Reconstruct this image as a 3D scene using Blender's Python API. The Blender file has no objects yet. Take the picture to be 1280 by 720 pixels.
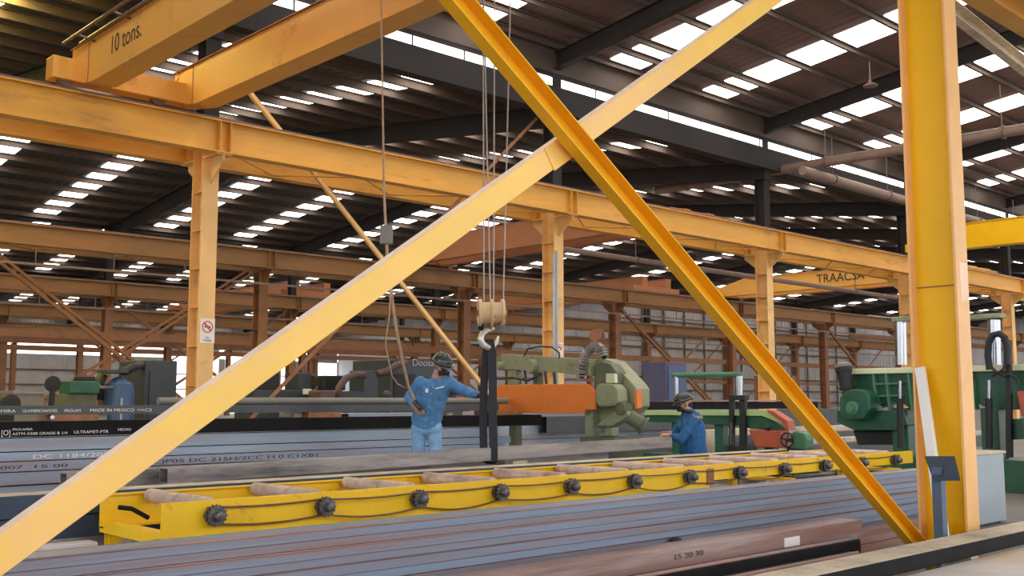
import bpy, bmesh, math, random
from mathutils import Vector, Matrix, Euler
random.seed(7)
R = math.radians
C = bpy.context.scene.collection
SC = bpy.context.scene

# ---------------------------------------------------------------- camera geometry
EYE = 1.2
FPX = 1300.0
PITCH = math.atan(140 / 1300)
YAW = R(43.1)
fx, fy = math.sin(YAW), math.cos(YAW)
rx, ry = fy, -fx


def ray(u, v):
    x = u - 640.0
    y = 360.0 - v
    fh = FPX * math.cos(PITCH) - y * math.sin(PITCH)
    return Vector((fx * fh + rx * x, fy * fh + ry * x, FPX * math.sin(PITCH) + y * math.cos(PITCH)))


def P(u, v, X=None, Y=None, Z=None):
    """point of the real plane X=.., Y=.. or Z=.. that is seen at photo pixel (u, v)"""
    d = ray(u, v)
    t = X / d.x if X is not None else (Y / d.y if Y is not None else (Z - EYE) / d.z)
    return Vector((d.x * t, d.y * t, EYE + d.z * t))


cam_d = bpy.data.cameras.new('camera')
cam = bpy.data.objects.new('camera', cam_d)
C.objects.link(cam)
cam.location = (0, 0, EYE)
cam.rotation_euler = (R(90) + PITCH, 0, -YAW)
cam_d.sensor_width = 36
cam_d.lens = 36 * FPX / 1280
cam_d.clip_start = 0.05
cam_d.clip_end = 400
SC.camera = cam

# ---------------------------------------------------------------- materials
def mat(name, col, rough=0.6, metal=0.0, vary=0.12, scale=3.0, dirt=None, dirt_amt=0.0, dirt_scale=2.0,
        stretch=(1, 1, 1), bump=0.0, spec=0.5):
    m = bpy.data.materials.new(name)
    m.use_nodes = True
    nt = m.node_tree
    n, l = nt.nodes, nt.links
    b = n['Principled BSDF']
    b.inputs['Roughness'].default_value = rough
    b.inputs['Metallic'].default_value = metal
    b.inputs['Specular IOR Level'].default_value = spec
    tc = n.new('ShaderNodeNewGeometry')
    mp = n.new('ShaderNodeMapping')
    mp.inputs['Scale'].default_value = stretch
    l.new(tc.outputs['Position'], mp.inputs['Vector'])
    no = n.new('ShaderNodeTexNoise')
    no.inputs['Scale'].default_value = scale
    no.inputs['Detail'].default_value = 6
    no.inputs['Roughness'].default_value = 0.65
    l.new(mp.outputs[0], no.inputs['Vector'])
    rp = n.new('ShaderNodeValToRGB')
    lo = [max(0, c * (1 - vary)) for c in col]
    hi = [min(1, c * (1 + vary)) for c in col]
    rp.color_ramp.elements[0].color = (*lo, 1)
    rp.color_ramp.elements[1].color = (*hi, 1)
    rp.color_ramp.elements[0].position = 0.3
    rp.color_ramp.elements[1].position = 0.7
    l.new(no.outputs['Fac'], rp.inputs['Fac'])
    out = rp.outputs['Color']
    if dirt is not None:
        n2 = n.new('ShaderNodeTexNoise')
        n2.inputs['Scale'].default_value = dirt_scale
        n2.inputs['Detail'].default_value = 8
        n2.inputs['Roughness'].default_value = 0.7
        l.new(mp.outputs[0], n2.inputs['Vector'])
        r2 = n.new('ShaderNodeValToRGB')
        r2.color_ramp.elements[0].position = 0.62 - 0.3 * dirt_amt
        r2.color_ramp.elements[1].position = 0.80 - 0.3 * dirt_amt
        l.new(n2.outputs['Fac'], r2.inputs['Fac'])
        mx = n.new('ShaderNodeMix')
        mx.data_type = 'RGBA'
        l.new(r2.outputs['Color'], mx.inputs[0])
        l.new(out, mx.inputs[6])
        mx.inputs[7].default_value = (*dirt, 1)
        out = mx.outputs[2]
    l.new(out, b.inputs['Base Color'])
    if bump:
        bp = n.new('ShaderNodeBump')
        bp.inputs['Strength'].default_value = bump
        bp.inputs['Distance'].default_value = 0.02
        l.new(no.outputs['Fac'], bp.inputs['Height'])
        l.new(bp.outputs[0], b.inputs['Normal'])
    return m


def emit(name, col, s):
    m = bpy.data.materials.new(name)
    m.use_nodes = True
    nt = m.node_tree
    b = nt.nodes['Principled BSDF']
    b.inputs['Base Color'].default_value = (0.8, 0.8, 0.78, 1)
    b.inputs['Emission Color'].default_value = (*col, 1)
    b.inputs['Emission Strength'].default_value = s
    return m


def corrugated(name, col, per_m, axis, depth=0.6, rough=0.6, vary=0.15):
    """sheet metal with ribs running across the given world axis"""
    m = mat(name, col, rough, 0.0, vary, 0.7)
    nt = m.node_tree
    n, l = nt.nodes, nt.links
    g = n.new('ShaderNodeNewGeometry')
    sp = n.new('ShaderNodeSeparateXYZ')
    l.new(g.outputs['Position'], sp.inputs[0])
    mu = n.new('ShaderNodeMath'); mu.operation = 'MULTIPLY'; mu.inputs[1].default_value = per_m * 2 * math.pi
    l.new(sp.outputs[axis], mu.inputs[0])
    si = n.new('ShaderNodeMath'); si.operation = 'SINE'
    l.new(mu.outputs[0], si.inputs[0])
    bp = n.new('ShaderNodeBump'); bp.inputs['Strength'].default_value = depth; bp.inputs['Distance'].default_value = 0.03
    l.new(si.outputs[0], bp.inputs['Height'])
    l.new(bp.outputs[0], n['Principled BSDF'].inputs['Normal'])
    return m


M = {}
M['yellow'] = mat('yellow_paint', (0.84, 0.46, 0.006), 0.4, 0, .05, 2.0, (0.55, 0.30, 0.04), 0.05, 1.5, spec=.2)
M['peach'] = mat('daylit_peach_yellow_paint', (0.88, 0.53, 0.09), 0.35, 0, .10, 1.2, (0.86, 0.50, 0.20), 0.45, 0.9)  # same yellow shifted to peach: sky light on the long brace, mixed into its colour
M['flange'] = mat('sky_tinted_yellow_paint', (0.84, 0.46, 0.17), 0.4, 0, .08, 2.0, spec=.3)  # paler tan of the column flanges: daylight put into the base colour
M['brace'] = mat('amber_paint', (0.85, 0.42, 0.012), 0.36, 0, .08, 2.0, (0.5, 0.22, 0.03), 0.05, 3, spec=.3)
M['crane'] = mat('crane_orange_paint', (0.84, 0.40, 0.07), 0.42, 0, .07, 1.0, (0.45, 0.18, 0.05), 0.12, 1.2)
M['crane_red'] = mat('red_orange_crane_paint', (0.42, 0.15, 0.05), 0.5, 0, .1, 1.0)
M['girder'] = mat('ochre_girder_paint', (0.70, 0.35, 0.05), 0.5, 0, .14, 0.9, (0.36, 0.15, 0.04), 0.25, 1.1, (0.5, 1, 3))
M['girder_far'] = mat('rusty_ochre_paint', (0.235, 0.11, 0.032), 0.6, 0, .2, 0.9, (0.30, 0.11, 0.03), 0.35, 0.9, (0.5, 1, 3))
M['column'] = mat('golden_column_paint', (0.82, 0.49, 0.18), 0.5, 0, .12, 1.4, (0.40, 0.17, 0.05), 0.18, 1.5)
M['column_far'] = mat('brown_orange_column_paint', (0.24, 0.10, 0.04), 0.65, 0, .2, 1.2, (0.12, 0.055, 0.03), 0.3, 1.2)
M['rust'] = mat('rusted_steel', (0.30, 0.13, 0.06), 0.75, 0, .3, 4, (0.45, 0.22, 0.09), 0.3, 3)
M['rail'] = mat('rail_steel', (0.20, 0.13, 0.10), 0.5, .4, .2, 4)
M['frame'] = mat('dark_grey_frame_paint', (0.032, 0.028, 0.028), 0.75, 0, .15, 1, spec=.2)
M['purlin'] = mat('brown_primer_purlin', (0.11, 0.078, 0.064), 0.7, 0, .15, 1, spec=.3)
M['purlin_y'] = mat('yellow_stained_purlin', (0.50, 0.36, 0.12), 0.6, 0, .2, 1)
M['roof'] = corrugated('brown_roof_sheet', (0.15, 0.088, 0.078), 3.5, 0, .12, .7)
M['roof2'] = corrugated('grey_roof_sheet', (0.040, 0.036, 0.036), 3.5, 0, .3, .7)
M['siding'] = corrugated('grey_wall_sheet', (0.34, 0.31, 0.30), 3.0, 0, .5, .6)
M['siding_y'] = corrugated('lavender_wall_sheet', (0.47, 0.46, 0.50), 3.0, 1, .5, .6)
M['sky'] = emit('skylight_sheet', (1.0, 0.95, 0.86), 7.5)
M['sky_y'] = emit('yellowed_skylight_sheet', (1.0, 0.82, 0.22), 36.0)
M['glass'] = emit('clerestory_glass', (1.0, 0.97, 0.93), 2.6)
M['daylight'] = emit('daylit_opening', (0.93, 0.97, 1.0), 2.2)
M['floor'] = mat('concrete_floor', (0.19, 0.17, 0.155), 0.7, 0, .22, 0.8, (0.17, 0.15, 0.14), 0.4, 0.5, bump=.1)
M['pile'] = mat('mill_scale_steel', (0.215, 0.265, 0.345), 0.4, .35, .18, 1.3, (0.24, 0.17, 0.165), 0.5, 0.9, (0.25, 1, 11))
M['pile_brown'] = mat('browned_steel', (0.30, 0.17, 0.14), 0.5, .2, .25, 2.2, (0.40, 0.29, 0.25), 0.5, 2.0, (0.3, 1, 6), bump=.1)
M['lip'] = mat('rust_lip', (0.34, 0.17, 0.13), 0.6, .2, .3, 3, (0.17, 0.16, 0.19), 0.5, 2.0, (.4, 1, 1))
M['plate'] = mat('blue_grey_plate', (0.28, 0.34, 0.41), 0.42, .3, .2, 1.2, (0.30, 0.25, 0.27), 0.5, 0.8, (0.3, 1, 6))
M['blackpipe'] = mat('black_lacquered_steel', (0.010, 0.009, 0.009), 0.6, 0, .3, 3, spec=.12)
M['pipe'] = mat('brown_grey_pipe_paint', (0.24, 0.16, 0.13), 0.55, 0, .2, 3, (0.14, 0.09, 0.08), 0.3, 3)
M['darktube'] = mat('dark_grey_steel', (0.075, 0.078, 0.082), 0.5, .3, .25, 2)
M['greytube'] = mat('grey_oily_steel', (0.33, 0.29, 0.27), 0.42, .3, .25, 1.4, (0.10, 0.09, 0.085), 0.4, 1.1, (.5, 1, 4))
M['greenpipe'] = mat('dull_galvanised_pipe', (0.20, 0.19, 0.16), 0.55, .2, .2, 2)
M['navy'] = mat('navy_steel', (0.035, 0.055, 0.085), 0.5, .2, .2, 2)
M['cream'] = mat('dusty_cream_top', (0.58, 0.49, 0.36), 0.7, 0, .2, 3, (0.3, 0.24, 0.18), 0.4, 2)
M['white'] = mat('white_plastic', (0.80, 0.76, 0.70), 0.4, 0, .06, 3)
M['paper'] = mat('white_sign_sheet', (0.82, 0.74, 0.68), 0.5, 0, .05, 6)
M['red'] = mat('sign_red', (0.6, 0.06, 0.05), 0.5, 0, .05, 6)
M['ink'] = mat('black_ink', (0.02, 0.02, 0.02), 0.6, 0, .05, 6)
M['chalk'] = mat('white_stencil_ink', (0.72, 0.72, 0.70), 0.7, 0, .2, 40)
M['roller_y'] = mat('conveyor_yellow_paint', (0.95, 0.56, 0.006), 0.42, 0, .08, 2, (0.42, 0.21, 0.05), 0.12, 5)
M['roller'] = mat('worn_roller_steel', (0.55, 0.42, 0.35), 0.45, .2, .25, 4, (0.3, 0.2, 0.16), 0.4, 6)
M['chain'] = mat('oily_chain', (0.20, 0.11, 0.07), 0.5, .5, .2, 8)
M['sprocket'] = mat('greasy_steel', (0.14, 0.13, 0.13), 0.4, .6, .5, 25)
M['olive'] = mat('olive_machine_paint', (0.27, 0.29, 0.17), 0.5, 0, .12, 3, (0.12, 0.12, 0.08), 0.3, 4)
M['olive_d'] = mat('dark_olive_machine_paint', (0.12, 0.13, 0.08), 0.55, 0, .2, 4)
M['orange'] = mat('orange_guard_paint', (0.78, 0.21, 0.03), 0.45, 0, .06, 2, (0.5, 0.14, 0.04), 0.1, 5)
M['green'] = mat('green_machine_paint', (0.018, 0.095, 0.055), 0.42, 0, .2, 3, (0.02, 0.05, 0.035), 0.3, 4)
M['green_l'] = mat('light_green_machine_paint', (0.38, 0.52, 0.24), 0.45, 0, .1, 3)
M['green_m'] = mat('mid_green_machine_paint', (0.065, 0.20, 0.11), 0.45, 0, .1, 3)
M['cream_g'] = mat('pale_cream_green_paint', (0.66, 0.68, 0.46), 0.5, 0, .1, 3)
M['salmon'] = mat('salmon_red_paint', (0.42, 0.09, 0.045), 0.5, 0, .12, 3)
M['chrome'] = mat('chromed_rod', (0.42, 0.44, 0.48), 0.22, 1, .05, 3)
M['black'] = mat('matt_black', (0.015, 0.015, 0.017), 0.6, 0, .2, 4)
M['rubber'] = mat('black_rubber_hose', (0.025, 0.022, 0.022), 0.55, 0, .2, 8)
M['brownhose'] = mat('brown_hose', (0.09, 0.05, 0.045), 0.5, 0, .2, 8)
M['strap'] = mat('black_webbing', (0.022, 0.022, 0.026), 0.8, 0, .2, 60)
M['rope'] = mat('wire_rope', (0.36, 0.31, 0.28), 0.45, .5, .2, 40)
M['cable'] = mat('tan_cable_sheath', (0.42, 0.27, 0.16), 0.6, 0, .2, 12)
M['block'] = mat('worn_cream_block_paint', (0.62, 0.45, 0.24), 0.5, 0, .15, 6, (0.3, 0.18, 0.08), 0.3, 6)
M['hook'] = mat('pale_hook_steel', (0.62, 0.58, 0.52), 0.35, .4, .15, 10)
M['denim'] = mat('light_blue_denim', (0.20, 0.37, 0.58), 0.85, 0, .22, 9, (0.34, 0.48, 0.64), 0.4, 7, bump=.4)
M['jacket'] = mat('blue_work_cloth', (0.07, 0.20, 0.40), 0.85, 0, .25, 7, (0.13, 0.29, 0.50), 0.4, 8, bump=.5)
M['shirt'] = mat('royal_blue_cloth', (0.025, 0.12, 0.30), 0.85, 0, .2, 9, bump=.4)
M['skin'] = mat('skin', (0.55, 0.30, 0.21), 0.5, 0, .08, 12)
M['hair'] = mat('dark_hair', (0.03, 0.02, 0.015), 0.7, 0, .3, 60)
M['helmet'] = mat('black_helmet_shell', (0.04, 0.045, 0.045), 0.22, 0, .1, 6)
M['steelgrey'] = mat('grey_cabinet_paint', (0.36, 0.41, 0.44), 0.45, .1, .06, 2, (0.28, 0.30, 0.33), 0.3, 2)
M['glove'] = mat('dirty_leather_glove', (0.32, 0.25, 0.17), 0.8, 0, .25, 20)
M['boot'] = mat('black_leather', (0.02, 0.018, 0.016), 0.45, 0, .2, 12)
M['tank'] = mat('blue_tank_paint', (0.045, 0.09, 0.22), 0.35, 0, .1, 2)
M['darkbox'] = mat('charcoal_cabinet_paint', (0.035, 0.045, 0.055), 0.45, 0, .15, 2)
M['brass'] = mat('gold_back_print', (0.65, 0.62, 0.25), 0.7, 0, .1, 20)

# ---------------------------------------------------------------- mesh helpers
ORG = {}


class MB:
    def __init__(s):
        s.v, s.f = [], []

    def add(s, vs, fs):
        o = len(s.v)
        s.v += [Vector(v) for v in vs]
        s.f += [tuple(i + o for i in f) for f in fs]
        return s

    def box(s, a, b):
        x0, x1 = sorted((a[0], b[0])); y0, y1 = sorted((a[1], b[1])); z0, z1 = sorted((a[2], b[2]))
        return s.add([(x0, y0, z0), (x1, y0, z0), (x1, y1, z0), (x0, y1, z0), (x0, y0, z1), (x1, y0, z1), (x1, y1, z1), (x0, y1, z1)],
                     [(3, 2, 1, 0), (4, 5, 6, 7), (0, 1, 5, 4), (1, 2, 6, 5), (2, 3, 7, 6), (3, 0, 4, 7)])

    def hexa(s, p):
        return s.add(p, [(3, 2, 1, 0), (4, 5, 6, 7), (0, 1, 5, 4), (1, 2, 6, 5), (2, 3, 7, 6), (3, 0, 4, 7)])

    def sweep(s, prof, a, b, u, w):
        """closed 2-D profile [(p,q)..] carried straight from a to b; u, w = the profile's axes"""
        a, b, u, w = Vector(a), Vector(b), Vector(u), Vector(w)
        n = len(prof)
        vs = [a + u * p + w * q for p, q in prof] + [b + u * p + w * q for p, q in prof]
        fs = [tuple(range(n))[::-1], tuple(range(n, 2 * n))] + [(i, (i + 1) % n, n + (i + 1) % n, n + i) for i in range(n)]
        return s.add(vs, fs)

    def prism(s, pts, d):
        """planar outline of points pushed through the thickness vector d"""
        pts = [Vector(p) for p in pts]
        d = Vector(d)
        n = len(pts)
        return s.add(pts + [p + d for p in pts],
                     [tuple(range(n)), tuple(range(n, 2 * n))[::-1]] + [(i, n + i, n + (i + 1) % n, (i + 1) % n) for i in range(n)])

    def tube(s, path, r, seg=10, cap=True):
        path = [Vector(p) for p in path]
        rs = r if isinstance(r, (list, tuple)) else [r] * len(path)
        rings = []
        up = None
        for i, p in enumerate(path):
            t = (path[min(i + 1, len(path) - 1)] - path[max(i - 1, 0)]).normalized()
            if up is None:
                up = Vector((0, 0, 1)) if abs(t.z) < .9 else Vector((1, 0, 0))
            x = t.cross(up)
            if x.length < 1e-4:
                x = t.cross(Vector((0, 1, 0)))
            x.normalize()
            y = x.cross(t).normalized()
            up = y
            rings.append([p + (x * math.cos(k * 2 * math.pi / seg) + y * math.sin(k * 2 * math.pi / seg)) * rs[i] for k in range(seg)])
        vs = [q for g in rings for q in g]
        fs = []
        for i in range(len(path) - 1):
            for k in range(seg):
                a = i * seg + k; b = i * seg + (k + 1) % seg
                fs.append((a, b, b + seg, a + seg))
        if cap:
            fs.append(tuple(range(seg))[::-1]); fs.append(tuple(range((len(path) - 1) * seg, len(path) * seg)))
        return s.add(vs, fs)

    def lathe(s, c, axis, prof, seg=20):
        """prof: [(distance along axis, radius)..]"""
        c = Vector(c); axis = Vector(axis).normalized()
        return s.tube_rings(c, axis, prof, seg)

    def tube_rings(s, c, axis, prof, seg):
        up = Vector((0, 0, 1)) if abs(axis.z) < .9 else Vector((1, 0, 0))
        x = axis.cross(up).normalized(); y = x.cross(axis).normalized()
        vs = []
        for d, r in prof:
            vs += [c + axis * d + (x * math.cos(k * 2 * math.pi / seg) + y * math.sin(k * 2 * math.pi / seg)) * max(r, 1e-4) for k in range(seg)]
        fs = []
        for i in range(len(prof) - 1):
            for k in range(seg):
                a = i * seg + k; b = i * seg + (k + 1) % seg
                fs.append((a, b, b + seg, a + seg))
        fs.append(tuple(range(seg))[::-1]); fs.append(tuple(range((len(prof) - 1) * seg, len(prof) * seg)))
        return s.add(vs, fs)

    def ball(s, c, r, seg=14, ring=9, rot=None):
        c = Vector(c)
        rr = r if isinstance(r, (tuple, list)) else (r, r, r)
        vs, fs = [], []
        for i in range(1, ring):
            th = math.pi * i / ring
            for k in range(seg):
                ph = 2 * math.pi * k / seg
                q = Vector((math.sin(th) * math.cos(ph) * rr[0], math.sin(th) * math.sin(ph) * rr[1], math.cos(th) * rr[2]))
                if rot is not None:
                    q = rot @ q
                vs.append(c + q)
        tq = Vector((0, 0, rr[2])); bq = -tq
        if rot is not None:
            tq = rot @ tq; bq = rot @ bq
        vs += [c + tq, c + bq]
        T = len(vs) - 2
        for i in range(ring - 2):
            for k in range(seg):
                a = i * seg + k; b = i * seg + (k + 1) % seg
                fs.append((a, a + seg, b + seg, b))
        for k in range(seg):
            fs.append((T, k, (k + 1) % seg))
            a = (ring - 2) * seg
            fs.append((T + 1, a + (k + 1) % seg, a + k))
        return s.add(vs, fs)

    def limb(s, a, b, ra, rb):
        a, b = Vector(a), Vector(b)
        s.tube([a, b], [ra, rb], 14)
        s.ball(a, ra); s.ball(b, rb)
        return s

    def build(s, name, m, parent=None, smooth=False, bevel=0.0, origin=None):
        if parent is not None:
            o0 = ORG[parent.name]
        elif origin is not None:
            o0 = Vector(origin)
        else:
            xs = [v.x for v in s.v]; ys = [v.y for v in s.v]; zs = [v.z for v in s.v]
            o0 = Vector(((min(xs) + max(xs)) / 2, (min(ys) + max(ys)) / 2, min(zs)))
        me = bpy.data.meshes.new(name)
        me.from_pydata([tuple(v - o0) for v in s.v], [], s.f)
        bm = bmesh.new(); bm.from_mesh(me)
        bmesh.ops.recalc_face_normals(bm, faces=bm.faces)
        bm.to_mesh(me); bm.free()
        me.materials.append(m)
        if smooth:
            for p in me.polygons:
                p.use_smooth = True
        o = bpy.data.objects.new(name, me)
        C.objects.link(o)
        if parent is not None:
            o.parent = parent
        else:
            o.location = o0
        ORG[o.name] = o0
        if smooth == 'auto':
            for p in me.polygons:
                p.use_smooth = True
            md = o.modifiers.new('edges', 'EDGE_SPLIT'); md.split_angle = R(35)
        if bevel:
            md = o.modifiers.new('bevel', 'BEVEL'); md.width = bevel; md.segments = 2; md.limit_method = 'ANGLE'
        return o


def tag(o, label, cat, group=None, kind=None):
    o['label'] = label
    o['category'] = cat
    if group:
        o['group'] = group
    if kind:
        o['kind'] = kind
    return o


def thing(name, loc, label, cat, group=None):
    o = bpy.data.objects.new(name, None)
    C.objects.link(o)
    o.location = loc
    o.empty_display_size = .1
    ORG[o.name] = Vector(loc)
    tag(o, label, cat, group)
    return o


def struct(o):
    o['kind'] = 'structure'
    return o


def plabel(o, label):
    o['label'] = label
    return o


def text(body, size, m, parent, loc, rot, name='lettering', sx=1.0, extrude=.001, align='LEFT', fit=None):
    cu = bpy.data.curves.new(name, 'FONT')
    cu.body = body; cu.size = size; cu.extrude = extrude; cu.align_x = align
    tmp = bpy.data.objects.new(name, cu)
    C.objects.link(tmp)
    me = bpy.data.meshes.new_from_object(tmp.evaluated_get(bpy.context.evaluated_depsgraph_get()))
    bpy.data.objects.remove(tmp)
    me.name = name
    if fit:
        xs = [v.co.x for v in me.vertices]
        sx = fit / (max(xs) - min(xs))
    me.materials.clear(); me.materials.append(m)
    o = bpy.data.objects.new(name, me)
    C.objects.link(o)
    o.parent = parent
    o.location = Vector(loc) - ORG[parent.name]
    o.rotation_euler = rot
    o.scale = (sx, 1, 1)
    ORG[o.name] = ORG[parent.name]
    return o


FACE_Y = (R(90), 0, 0)          # reads along +X on a face looking towards -Y
FACE_X = (R(90), 0, R(-90))     # reads along -Y on a face looking towards -X


def ibeam(w, h, tf=.015, tw=.012):
    a, b = w / 2, h / 2
    t = tw / 2
    return [(-a, -b), (a, -b), (a, -b + tf), (t, -b + tf), (t, b - tf), (a, b - tf), (a, b), (-a, b), (-a, b - tf), (-t, b - tf), (-t, -b + tf), (-a, -b + tf)]


def chan(w, h, t=.01):
    """web along q at p=0, flanges towards +p"""
    b = h / 2
    return [(0, -b), (w, -b), (w, -b + t), (t, -b + t), (t, b - t), (w, b - t), (w, b), (0, b)]


def rect(w, h):
    return [(-w / 2, -h / 2), (w / 2, -h / 2), (w / 2, h / 2), (-w / 2, h / 2)]
# ================================================================ THE BUILDING
ROW = [3.5, 15.5, 27.8, 39.3, 51.3, 63.2, 75.1]
XC = [7.7 + 8 * k for k in range(0, 11)]          # columns stand at these X
X0, X1 = -9.0, 94.0
ORD = ['first', 'second', 'third', 'fourth', 'fifth', 'sixth', 'seventh', 'eighth', 'ninth', 'tenth', 'eleventh', 'twelfth', 'thirteenth', 'fourteenth', 'fifteenth', 'sixteenth', 'seventeenth', 'eighteenth', 'nineteenth', 'twentieth']


def nth(i):
    return ORD[i] if i < len(ORD) else 'number %d' % (i + 1)


struct(MB().box((-14, -9, -.2), (96, 90, 0)).build('floor', M['floor']))

# roof planes: (Y, Z) of gutter / ridge / gutter
GAB = [
    [(-8.0, 8.85), (3.5, 10.26), (15.6, 8.80)],
    [(15.5, 7.74), (27.4, 9.22), (39.4, 7.98)],
    [(39.5, 8.85), (51.3, 10.1), (63.2, 8.75)],
    [(63.3, 8.0), (75.2, 9.3), (87.1, 8.0)],
]
GX = [(X0, X1), (X0, X1), (X0, 58.0), (X0, 58.0)]


def roofz(g, y):
    (a, az), (b, bz), (c, cz) = GAB[g]
    return az + (bz - az) * (y - a) / (b - a) if y < b else bz + (cz - bz) * (y - b) / (c - b)


for g, G in enumerate(GAB):
    x0, x1 = GX[g]
    segs = [(x0, x1, G)]
    if g == 2:
        segs.append((58.0, X1, G[:2]))
    for xa, xb, pts in segs:
        n = len(pts)
        pr = [(y, z + .03) for y, z in pts] + [(y, z + .09) for y, z in pts[::-1]]
        m = MB()
        for i in range(n - 1):
            (ya, za), (yb, zb) = pts[i], pts[i + 1]
            m.hexa([(xa, ya, za + .03), (xb, ya, za + .03), (xb, yb, zb + .03), (xa, yb, zb + .03),
                    (xa, ya, za + .09), (xb, ya, za + .09), (xb, yb, zb + .09), (xa, yb, zb + .09)])
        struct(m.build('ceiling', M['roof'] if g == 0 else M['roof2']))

# purlins, carried under the sheets along X
PY = []
prow = [('front roof', 3.2, 15.2), ('second roof', 15.9, 39.2), ('third roof', 39.9, 62.9), ('fourth roof', 63.7, 86.8)]
for g, (nm, ya, yb) in enumerate(prow):
    n = int(round((yb - ya) / 1.24))
    ys = [ya + (yb - ya) * i / n for i in range(n + 1)]
    if g == 0:
        ys += [14.55, ys[0] - 1.24, ys[0] - 2.5, ys[0] - 3.7, ys[0] - 5]
        ys.sort()
    PY.append(ys)
    for i, y in enumerate(ys):
        z = roofz(g, y)
        hh = .11 if g == 0 else .17
        prof = [(-.065, 0), (0.012, 0), (.012, -hh + .012), (.07, -hh + .012), (.07, -hh), (0, -hh), (0, -.012), (-.065, -.012)]
        o = MB().sweep(prof, (GX[g][0], y, z), (GX[g][1] if not (g == 2 and y < 51) else X1, y, z), (0, 1, 0), (0, 0, 1)).build(
            'roof_purlin', M['purlin'])
        side = 'slope falling away' if y > GAB[g][1][0] else 'slope rising away'
        tag(o, 'brown Z-shaped steel purlin running lengthwise under the %s, %s' % (nm, side), 'roof beam', 'purlins of the %s, %s' % (nm, side))

# skylight sheets: one strip per X, a sheet between every two purlins
strip_x = sorted([5.2 + 8 * k for k in range(0, 12)] + [9.75 + 8 * k for k in range(0, 11)])
wn = 0
for g in range(4):
    ys = PY[g]
    for x in strip_x:
        if x > GX[g][1] - 1 and not (g == 2):
            continue
        # strips no lens here could show are left out
        a = MB()
        for i in range(len(ys) - 1):
            ya, yb = ys[i] + .05, ys[i + 1] - .05
            if g == 2 and x > 57 and ya > 50:
                continue
            if g == 0 and (ya < 1.5):
                continue
            if yb - ya < .2:
                continue
            ridge = GAB[g][1][0]
            if abs((ya + yb) / 2 - ridge) < .7:
                continue
            za, zb = roofz(g, ya), roofz(g, yb)
            hw = .52 if g == 0 else .40
            a.hexa([(x - hw, ya, za + .005), (x + hw, ya, za + .005), (x + hw, yb, zb + .005), (x - hw, yb, zb + .005),
                    (x - hw, ya, za + .028), (x + hw, ya, za + .028), (x + hw, yb, zb + .028), (x - hw, yb, zb + .028)])
        if a.v:
            wn += 1
            struct(a.build('window_%d' % wn, M['sky_y'] if (g == 1 and x < 6) else M['sky']))

# clerestory band between the front roof and the lower second roof
wn += 1
m = MB()
x = X0
while x < X1:
    m.box((x + .02, 15.40, 7.93), (x + 1.28, 15.42, 8.15))
    x += 1.3
gl = struct(m.build('window_%d' % wn, M['glass']))
m = MB()
x = X0
while x < X1:
    m.box((x - .012, 15.39, 7.9), (x + .012, 15.44, 8.17)); x += 1.3
m.box((X0, 15.37, 8.15), (X1, 15.45, 8.24))
plain = m.build('window_frame', M['frame'], gl)
struct(MB().box((X0, 15.36, 8.24), (X1, 15.44, 8.81)).build('trim_1', M['purlin']))
struct(MB().sweep([(0, 0), (.28, 0), (.28, .45), (.26, .45), (.26, .02), (.02, .02), (.02, .55), (0, .55)], (X0, 15.2, 7.33), (X1, 15.2, 7.33), (0, 1, 0), (0, 0, 1)).build('trim_2', M['frame']))
struct(MB().box((X0, 39.32, 7.7), (X1, 39.44, 8.95)).build('trim_3', M['frame']))
struct(MB().box((X0, 63.2, 7.7), (58, 63.3, 8.85)).build('trim_4', M['frame']))

# roof frames (deep rafters) across the bays on every column line
for g, G in enumerate(GAB):
    xs = [-.3] + XC
    for k, x in enumerate(xs):
        if x > GX[g][1] and g != 2:
            continue
        if g == 2 and x > 57:
            pts = G[:2]
        else:
            pts = G
        r = thing('roof_rafter', (x, pts[0][0], pts[0][1] - .7),
                  'dark grey I-section rafter across the %s, %s one along the hall' % (prow[g][0], nth(k)), 'roof beam')
        a = MB()
        for (ya, za), (yb, zb) in zip(pts[:-1], pts[1:]):
            u = Vector((1, 0, 0)); d = Vector((0, yb - ya, zb - za)).normalized(); w = u.cross(d)
            dp = .36 if g == 0 else .46
            dn = -.14 - dp / 2 if g == 0 else -.19 - dp / 2
            a.sweep([(p * .9, q) for p, q in ibeam(.2, dp)], (x, ya, za + dn), (x, yb, zb + dn), u, w if w.z > 0 else -w)
        a.build('rafter_beam', M['frame'], r)
        for (yy, zz) in pts:
            MB().box((x - .14, yy - .2, zz - .66), (x + .14, yy + .2, zz - .18)).build('haunch_plate', M['frame'], r)

# outer walls
op = MB()
wl = MB()
WY = 87.2
# back wall: sheets above and below a ribbon window, with tall daylight openings
ops = [(40.6, 42.6, 0, 5.0), (43.2, 45.2, 0, 5.0), (45.8, 49.2, 0, 5.3), (51.6, 53.0, 0, 4.6), (55.0, 57.9, 0, 4.8)]
xs = sorted([-14] + [a for a, b, c, d in ops] + [b for a, b, c, d in ops] + [58])
for a, b in zip(xs[:-1], xs[1:]):
    hit = [o for o in ops if o[0] <= a + .01 and o[1] >= b - .01]
    if hit:
        wl.box((a, WY, hit[0][3]), (b, WY + .1, 9))
    else:
        wl.box((a, WY, 0), (b, WY + .1, 4.9)); wl.box((a, WY, 6.0), (b, WY + .1, 9))
struct(wl.build('wall_back', M['siding']))
wn += 1
m = MB().box((-14, WY + .12, 4.9), (58, WY + .16, 6.0))
struct(m.build('window_%d' % wn, M['daylight']))
dn_ = 0
for a, b, c, d in ops:
    dn_ += 1
    o = struct(MB().box((a, WY + .12, c), (b, WY + .16, d)).build('door_%d' % dn_, M['daylight']))
    f = MB()
    for z in (2.1, 3.4):
        f.box((a, WY, z), (b, WY + .08, z + .12))
    f.build('door_frame', M['steelgrey'], o)
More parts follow.
